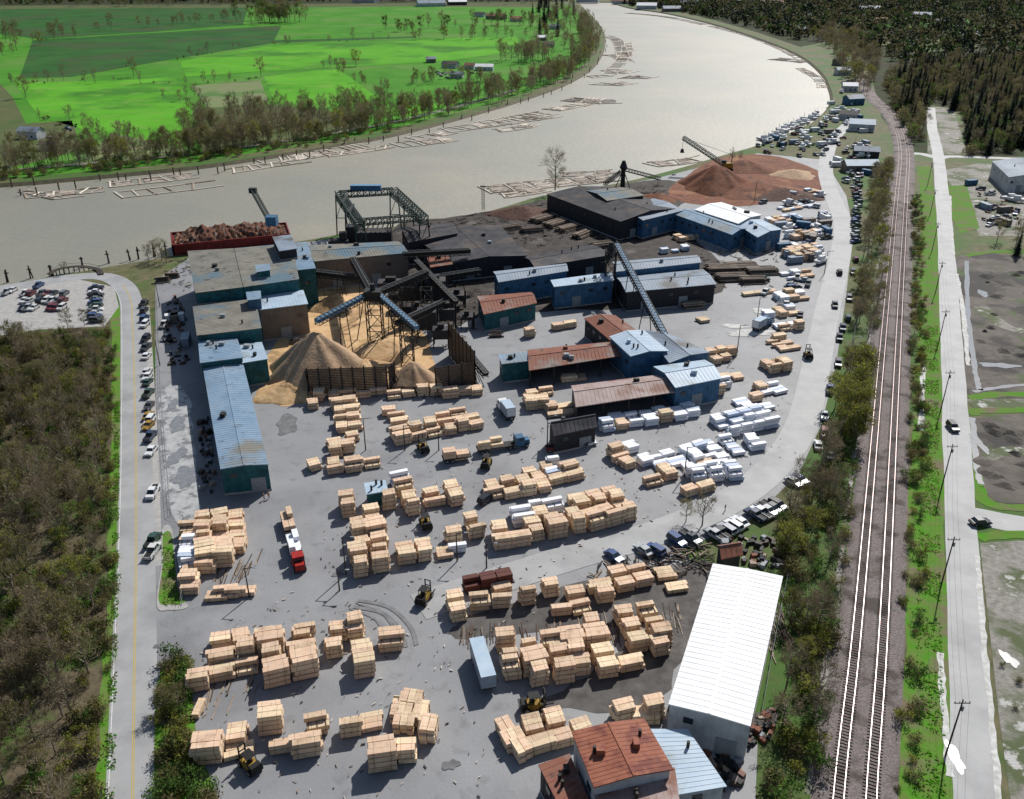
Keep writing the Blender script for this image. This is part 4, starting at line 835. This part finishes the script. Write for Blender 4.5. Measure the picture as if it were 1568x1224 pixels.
for poly,n in [([(700,970),(900,950),(1040,930),(1050,960),(880,990),(720,985)],110),([(330,905),(400,870),(400,850),(330,880)],24),([(380,1000),(400,1060),(330,1090),(300,1080)],16),([(1180,920),(1220,900),(1210,1000),(1170,1010)],40)]:
    for p in samples(poly,n=n):
        d=Vector((R.gauss(0,.15),2.2,0)); mb.beam(p-d+Vector((0,0,.15)),p+d+Vector((0,0,.15)),.14,R.choice([logm,pilem,stick]))
mb.obj('timber_skids')
mb=MB()
for p in samples([(300,1224),(300,1000),(600,700),(900,640),(1200,600),(1200,700),(900,860),(760,1000),(800,1224)],n=700):
    a=R.uniform(0,3.14); l=R.uniform(.15,.8); d=Vector((math.cos(a),math.sin(a),0))*l; z=Vector((0,0,.2)); mb.beam(p-d*.5+z,p+d*.5+z,R.uniform(.06,.16),R.choice([logm,logl,pilem]))
mb.obj('wood_litter')
# ---------------------------------------------------------------- vehicles
def wheels(mb,xs,y,r,w=.25):
    for x in xs:
        for s in (-1,1): mb.beam((x,s*(y-w),r),(x,s*y,r),r*2,rubber,n=12); mb.beam((x,s*(y-.02),r),(x,s*(y+.02),r),r*1.1,doorm,n=8)
def car_mesh(paint,kind):
    mb=MB(); W_=.88
    prof={'car':[(-2.2,.35),(-2.25,.8),(-1.9,.92),(1.0,.95),(2.1,.78),(2.25,.5),(2.2,.32)],'suv':[(-2.3,.4),(-2.35,1.0),(-2.2,1.05),(1.1,1.08),(2.1,.95),(2.3,.6),(2.25,.38)],'pickup':[(-2.7,.45),(-2.75,1.0),(-2.6,1.06),(1.5,1.08),(2.5,.98),(2.7,.6),(2.65,.42)]}[kind]
    n=len(prof)
    for s in (-1,1):
        pts=[(x,s*W_,z) for x,z in prof]; mb.face(pts if s<0 else pts[::-1],paint)
    for i in range(n):
        a,b_=prof[i],prof[(i+1)%n]; mb.face([(a[0],-W_,a[1]),(a[0],W_,a[1]),(b_[0],W_,b_[1]),(b_[0],-W_,b_[1])],paint)
    cab={'car':(-1.7,1.0,-1.1,.3,.93,1.42),'suv':(-2.2,1.1,-2.0,.5,1.06,1.72),'pickup':(-.7,1.5,-.5,.9,1.07,1.78)}[kind]
    x0,x1,t0,t1,z0,z1=cab; w0,w1=.82,.68
    bt=[(x0,-w0,z0),(x1,-w0,z0),(x1,w0,z0),(x0,w0,z0)]; tp=[(t0,-w1,z1),(t1,-w1,z1),(t1,w1,z1),(t0,w1,z1)]
    for i in range(4): mb.face([bt[i],bt[(i+1)%4],tp[(i+1)%4],tp[i]],glass)
    mb.box(((t0+t1)/2,0,z1+.005),(t1-t0+.08,w1*2+.06,.06),paint)
    for i in range(4): mb.beam(bt[i],tp[i],.09,paint)
    xm=(x0+x1)/2-.1
    for s in (-1,1): mb.beam((xm,s*w0,z0),(xm,s*w1,z1),.08,paint); mb.box((x1-.2,s*.98,z0),(.12,.2,.14),paint)
    if kind=='pickup':
        mb.box((-1.75,0,1.075),(1.7,1.4,.02),rubber)
        for s in (-1,1): mb.box((-1.75,s*.8,1.07),(1.9,.14,.2),paint)
    L_=prof[4][0]
    for s in (-1,1): mb.box((L_+.1,s*.62,.62),(.14,.35,.14),whitep); mb.box((prof[1][0]-.0,s*.65,.68),(.06,.3,.14),redp)
    wheels(mb,(-1.4 if kind!='pickup' else -1.75,1.4 if kind!='pickup' else 1.7),.92,.34 if kind=='car' else .4)
    return mb.mesh('parked_'+kind)
pc_=[simple('car_'+n,c,rough=.25,var=.95,spec=.5) for n,c in [('white',(.7,.7,.7)),('silver',(.4,.42,.44)),('black',(.02,.02,.025)),('blue',(.04,.08,.2)),('red',(.16,.03,.03)),('green',(.04,.08,.06)),('grey',(.14,.15,.16)),('navy',(.03,.05,.1)),('charcoal',(.06,.06,.065)),('pearl',(.6,.6,.58))]]
CM=[(k,car_mesh(p,k)) for p in pc_ for k in ('car','suv','pickup')]
taxi=car_mesh(yell,'car')
def carat(u,v,an,me=None):
    k,m=R.choice(CM); 
    if me: k,m='car',me
    inst({'car':'parked_car','suv':'parked_suv','pickup':'parked_pickup_truck'}[k],m,P(u,v)+Vector((0,0,.1)),an+R.gauss(0,.03)+(math.pi if R.random()<.5 else 0),1.02)
for v in [468,478,490,500,522,535,548,572,580,588,606,625,648,672,694]: carat(221+(v-468)*.05,v,math.pi/2)
carat(228,640,math.pi/2,taxi); carat(228,655,math.pi/2,taxi)
for v in [758,832,848]: carat(235,v,math.pi/2)
for i in range(10): carat(147+R.uniform(-2,2),444+i*5.5,.05)
for r_ in range(3):
    for i in range(8):
        if R.random()<.75: carat(40+i*8.5-r_*2,452+r_*11,1.5)
for u,v in [(255,520),(252,500),(12,450),(20,447),(60,440)]: carat(u,v,1.5)
for u,v in [(1036,832),(1057,828),(1095,824),(1103,820),(1112,815),(1122,809),(1132,803),(1156,793),(1164,789),(1172,786),(1180,782),(1190,778),(1215,742),(1224,738),(985,846),(1003,846),(940,856)]: carat(u,v,2.2)
for u,v in [(1252,685),(1262,668),(1270,700),(1283,560),(1285,520),(1290,505),(1298,490),(1300,460),(1306,420),(1310,400),(1285,420),(1278,470),(1270,600),(1262,640)]: carat(u,v,1.3)
for i in range(26):
    t=i/25; carat(1313-7*abs(t-.4)+R.uniform(-3,3),372-t*150,.4)
for p in samples([(1150,225),(1270,180),(1290,150),(1330,200),(1320,330),(1290,300),(1265,240),(1180,245)],n=75)+samples([(1165,310),(1265,310),(1275,370),(1200,380)],n=18)+samples([(1280,80),(1310,110),(1325,150),(1290,140)],n=16)+samples([(1490,285),(1568,290),(1568,345),(1510,350)],n=12)+samples([(1150,430),(1250,420),(1230,560),(1190,560)],n=12)+samples([(50,225),(110,190),(110,225)],n=4)+samples([(665,112),(760,112),(760,122),(670,120)],n=10):
    k,m=R.choice(CM); inst('parked_car' if k=='car' else 'parked_vehicle',m,p+Vector((0,0,.1)),R.uniform(0,6.28),1.05)
for u,v,a in [(1458,658,1.5),(1500,803,.1),(852,690,.2),(870,686,.2),(885,684,.2),(900,682,.2),(745,768,.9),(455,525,.4)]: carat(u,v,a)
def container(paint):
    mb=MB(); mb.box((0,0,.15),(6.1,2.44,2.5),paint)
    for i in range(20): 
        x=-2.9+i*.305
        for s in (-1,1): mb.box((x,s*1.23,.3),(.12,.05,2.2),paint)
    for x in (-3,3):
        for s in (-1,1): mb.box((x,s*1.2,.1),(.16,.16,2.65),steel)
    mb.box((3.06,0,.4),(.03,.05,2),steel); return mb.mesh('shipping_container')
CT=[container(m) for m in (whitep,bluew,whitep,beige,silverp)]
def boat():
    mb=MB(); h=[(-4,-1.3),(2,-1.3),(4.5,0),(2,1.3),(-4,1.3)]; b0=[(x*.85,y*.6) for x,y in h]; mb.prism(b0,.5,1.9,whitep,pts1=h); mb.box((-.5,0,1.9),(3.4,1.8,1.3),whitep,tp=.85); mb.box((-.3,0,2.3),(3.3,1.7,.5),glass,tp=.9); mb.beam((0,0,3.1),(0,0,5.5),.1,steel)
    for x in (-2.5,1.5): mb.box((x,0,0),(.3,1.6,.55),pilem)
    return mb.mesh('boat')
BO=boat()
for p in samples([(1150,222),(1260,180),(1285,130),(1330,200),(1330,300),(1295,280),(1262,235)],n=50)+samples([(1165,300),(1260,300),(1270,400),(1210,420)],n=22)+samples([(1460,270),(1560,280),(1560,350),(1500,340)],n=6)+samples([(255,440),(285,440),(290,560),(262,560)],n=3):
    if R.random()<.35: inst('boat',BO,p+Vector((0,0,.09)),R.uniform(0,6.28),1.0)
    else: inst('shipping_container',R.choice(CT),p+Vector((0,0,.09)),R.choice([.3,1.8,R.uniform(0,3)]),1.0)
for i in range(16):
    t=i/15; p=P(1180+80*t,222-40*t,WL)+Vector((R.uniform(-4,0),R.uniform(8,14),0)); inst('boat',BO,p-Vector((0,0,.4)),R.uniform(0,6.28),1.2)
def trailer(mb,x0,L_,load,cargo=None):
    mb.box((x0,0,1.0),(L_,2.5,.25),steel); wheels(mb,(x0-L_/2+1,x0-L_/2+2.3),1.22,.5,.4)
    if load=='box': mb.box((x0,0,1.26),(L_,2.55,2.6),silverp,mt=r_lblue); mb.box((x0-L_/2-.02,0,1.5),(.06,2.2,2.2),whitep)
    if load=='lumber':
        for i in range(int(L_/3.2)):
            for s in (-.62,.62): 
                for l in range(R.choice([1,2])): mb.box((x0-L_/2+1.7+i*3.2,s,1.3+l*1.0),(3.0,1.15,.92),cargo or R.choice(woods+[wrap]))
def cab(mb,x,paint):
    mb.box((x,0,.7),(2.2,2.4,2.3),paint,tp=.93); mb.box((x+1.75,0,.7),(1.5,1.9,1.3),paint,tp=.92); mb.box((x+.95,0,2.0),(.4,2.0,.75),glass); mb.box((x+.2,0,2.05),(1.0,2.42,.6),glass)
    for s in (-1,1): mb.beam((x-1.2,s*1.0,1),(x-1.2,s*1.0,3.6),.16,doorm,n=8)
    mb.box((x-1.9,0,.8),(2.4,1,.25),steel); wheels(mb,(x+1.7,x-1.4,x-2.6),1.22,.5,.4)
def lorry(name,u,v,an,parts,paint):
    mb=MB()
    x=0
    if paint: cab(mb,0,paint); x=-1.2
    for L_,load,c in parts: mb_x=x-L_/2-.6; trailer(mb,mb_x,L_,load,c); x-=L_+.9
    o=mb.obj(name); o.location=P(u,v)+Vector((0,0,.09)); o.rotation_euler=(0,0,an)
a_=math.atan2((P(458,868)-P(440,800)).y,(P(458,868)-P(440,800)).x)
lorry('lumber_truck',458,868,a_,[(7,'lumber',wrap),(8,'lumber',None)],redp)
a_=math.atan2((P(752,1060)-P(735,1005)).y,(P(752,1060)-P(735,1005)).x)
lorry('box_trailer',750,1067,a_,[(9.5,'box',None)],None)
lorry('flatbed_truck',795,684,.3,[(9,'lumber',woods[0])],bluew); lorry('flatbed_trailer',725,702,.25,[(7,'lumber',woods[1])],None)
lorry('rail_flat_trailer',790,893,.3,[(10,'lumber',rustc)],None)
lorry('delivery_truck',770,628,1.9,[(5,'box',None)],whitep)
lorry('delivery_truck',1172,500,.8,[(5,'box',None)],bluew)
def forklift():
    mb=MB(); mb.box((-.3,0,.6),(2.8,1.7,.8),yell,tp=.92); mb.box((-1.6,0,.6),(.9,1.7,1.2),rubber,tp=.9)
    for x in (-.9,.7):
        for s in (-.7,.7): mb.beam((x,s,1.4),(x*.9,s*.9,2.6),.1,steel)
    mb.box((-.1,0,2.6),(1.7,1.4,.1),rubber); mb.box((-.3,0,1.4),(.6,.6,.5),rubber)
    for s in (-.5,.5): mb.beam((1.6,s,.1),(1.5,s,3.4),.18,steel); mb.box((2.4,s,.15),(1.7,.18,.08),steel)
    for z in (1,2.2,3.3): mb.beam((1.56,-.55,z),(1.56,.55,z),.14,steel)
    wheels(mb,(-1.3,1.1),1.05,.55,.45); return mb.mesh('forklift')
FK=forklift()
for u,v,a in [(383,1176,2.4),(818,1085,.2),(650,920,1.2),(652,806,1.9),(745,714,1.4),(648,690,2),(1237,548,1.5),(1060,455,1)]: inst('forklift',FK,P(u,v)+Vector((0,0,.09)),a,1.08)
# ---------------------------------------------------------------- poles
def pole(u,v,h,arm=True,name='utility_pole'):
    c=P(u,v); mb=MB(); mb.beam((0,0,0),(0,0,h),.32,pilem,w2=.2,n=8)
    if arm:
        mb.beam((-1.2,0,h-.7),(1.2,0,h-.7),.12,pilem)
        for x in (-1.1,-.4,.4,1.1): mb.beam((x,0,h-.6),(x,0,h-.3),.12,doorm,n=6)
        mb.beam((.3,0,h-2.2),(.3,0,h-1.3),.4,doorm,n=8)
    else: mb.beam((0,0,h-.2),(1.8,0,h+.1),.12,steel); mb.box((1.9,0,h),(.7,.3,.15),doorm)
    o=mb.obj(name); o.location=c; return c+Vector((0,0,h-.5))
tops=[pole(u,v,h) for u,v,h in [(1432,1400,12),(1447,1160,12),(1440,900,12),(1441,750,12),(1440,630,12),(1436,530,12),(1432,450,12),(1427,385,12),(1424,330,12),(1420,285,12)]]
mb=MB()
for i in range(len(tops)-1):
    for o in (-1,0,1):
        pr=None
        for k in range(9):
            t=k/8; q=tops[i].lerp(tops[i+1],t)+Vector((o,0,-1.6*4*t*(1-t)*.5))
            if pr: mb.beam(pr,q,.03,steel,n=3)
            pr=q
mb.obj('power_lines')
for u,v,h in [(530,880,9),(520,905,5),(382,915,7),(560,690,9),(1158,500,10),(1128,545,10),(838,680,8),(672,690,6),(1048,730,8),(1155,310,10),(1305,240,10),(1262,420,9),(1300,560,9),(620,690,7),(700,860,7),(245,560,8),(245,470,8),(745,870,6)]: pole(u,v,h,False,'yard_light_pole')
def fence(pts,h=1.8,name='chain_link_fence',st=3):
    q=[P(*p) for p in pts]; mb=MB()
    for a,c in zip(q,q[1:]):
        n=max(1,int((c-a).length/st))
        for i in range(n): p=a.lerp(c,i/n); mb.beam(p,p+Vector((0,0,h)),.08,doorm)
        for z in (.3,h/2,h): mb.beam(a+Vector((0,0,z)),c+Vector((0,0,z)),.04,doorm)
    mb.obj(name)
fence([(240,460),(246,600),(262,790),(300,800)]); fence([(300,800),(278,930)],1.8); fence([(1300,560),(1330,380),(1340,300)],1.8); fence([(1205,890),(1190,960),(1165,1100)],1.8)
mb=MB()
for p in samples([(1150,1100),(1190,1090),(1180,1130),(1140,1150)],n=60)+samples([(1080,1150),(1130,1160),(1140,1200),(1110,1210)],n=50)+samples([(1100,830),(1180,820),(1200,870),(1110,870)],n=60)+samples([(255,450),(280,460),(290,560),(258,560)],n=60)+samples([(20,215),(120,190),(100,235),(30,235)],n=90)+samples([(305,640),(320,640),(335,760),(310,760)],n=40)+samples([(1490,290),(1560,300),(1560,350),(1510,350)],n=40):
    mb.box((p.x,p.y,.05),(R.uniform(.4,1.8),R.uniform(.4,1.4),R.uniform(.3,1.2)),R.choice([logm,rubber,doorm,pilem,r_rust,pilem,r_dark,steel]),R.uniform(0,3),tp=R.uniform(.7,1))
mb.obj('scrap_heap')
# ---------------------------------------------------------------- people
def person(u,v,shirt,rot):
    V=[(0,0,.95),(0,0,1.2),(0,0,1.43),(0,0,1.53),(0,.01,1.66),(.1,0,.9),(.12,.1,.5),(.12,.02,.08),(.12,.14,.04),(-.1,0,.9),(-.12,-.02,.5),(-.12,-.16,.1),(-.12,-.04,.04),(.2,0,1.4),(.26,-.03,1.13),(.27,.1,.9),(-.2,0,1.4),(-.26,.03,1.13),(-.27,.14,.92),(0,0,1.75)]
    E=[(0,1),(1,2),(2,3),(3,4),(4,19),(0,5),(5,6),(6,7),(7,8),(0,9),(9,10),(10,11),(11,12),(2,13),(13,14),(14,15),(2,16),(16,17),(17,18)]
    rad=[.15,.15,.16,.06,.1,.1,.07,.045,.04,.1,.07,.045,.04,.07,.05,.035,.07,.05,.035,.07]
    me=bpy.data.meshes.new('worker'); me.from_pydata(V,E,[]); o=bpy.data.objects.new('worker',me); col.objects.link(o)
    s=o.modifiers.new('skin','SKIN'); sv=me.skin_vertices[0].data
    for i,r_ in enumerate(rad): sv[i].radius=(r_,r_)
    sv[0].use_root=True; o.modifiers.new('sub','SUBSURF').levels=1
    m=bpy.data.materials.new('worker_clothes'); m.use_nodes=True; nt=m.node_tree; tc=nt.nodes.new('ShaderNodeTexCoord'); sp=nt.nodes.new('ShaderNodeSeparateXYZ'); rp=nt.nodes.new('ShaderNodeValToRGB'); dv=nt.nodes.new('ShaderNodeMath'); dv.operation='DIVIDE'; dv.inputs[1].default_value=2
    nt.links.new(tc.outputs['Object'],sp.inputs[0]); nt.links.new(sp.outputs[2],dv.inputs[0]); nt.links.new(dv.outputs[0],rp.inputs[0]); nt.links.new(rp.outputs[0],nt.nodes['Principled BSDF'].inputs['Base Color'])
    cr_=rp.color_ramp; cr_.interpolation='CONSTANT'; cr_.elements[0].color=(.03,.03,.05,1); cr_.elements[1].position=.47; cr_.elements[1].color=(*shirt,1); x=cr_.elements.new(.745); x.color=(.5,.3,.22,1); x=cr_.elements.new(.85); x.color=(.6,.55,.1,1)
    me.materials.append(m); o.location=P(u,v)+Vector((0,0,.1)); o.rotation_euler=(0,0,rot)
person(1110,783,(.03,.03,.03),1); person(405,766,(.5,.12,.03),2); person(412,764,(.4,.1,.03),0); person(1008,660,(.1,.12,.2),1)
# ---------------------------------------------------------------- light, camera
AZ=math.radians(29); EL=math.radians(44)
Sv=Vector((math.sin(AZ)*math.cos(EL),math.cos(AZ)*math.cos(EL),math.sin(EL)))
sl=bpy.data.lights.new('sun','SUN'); sl.energy=5.0; sl.angle=math.radians(.5); sl.color=(1,.97,.92)
so=bpy.data.objects.new('sun',sl); so.rotation_euler=(-Sv).to_track_quat('-Z','Y').to_euler(); col.objects.link(so)
w=bpy.data.worlds.new('World'); bpy.context.scene.world=w; w.use_nodes=True; nt=w.node_tree
sk=nt.nodes.new('ShaderNodeTexSky'); sk.sky_type='NISHITA'; sk.sun_disc=False; sk.sun_elevation=EL; sk.sun_rotation=AZ; sk.dust_density=1
nt.links.new(sk.outputs[0],nt.nodes['Background'].inputs[0]); nt.nodes['Background'].inputs[1].default_value=.08
cd=bpy.data.cameras.new('camera'); cd.sensor_width=36; cd.lens=36*F/1568; cd.clip_end=30000; cd.clip_start=1
co=bpy.data.objects.new('camera',cd); co.location=(0,0,HC); co.rotation_euler=(math.pi/2-TH,0,0); col.objects.link(co)
sc=bpy.context.scene; sc.camera=co; sc.view_settings.view_transform='Standard'; sc.view_settings.look='None'; sc.view_settings.exposure=0
print('stacks',cnt,'objects',len(bpy.data.objects))
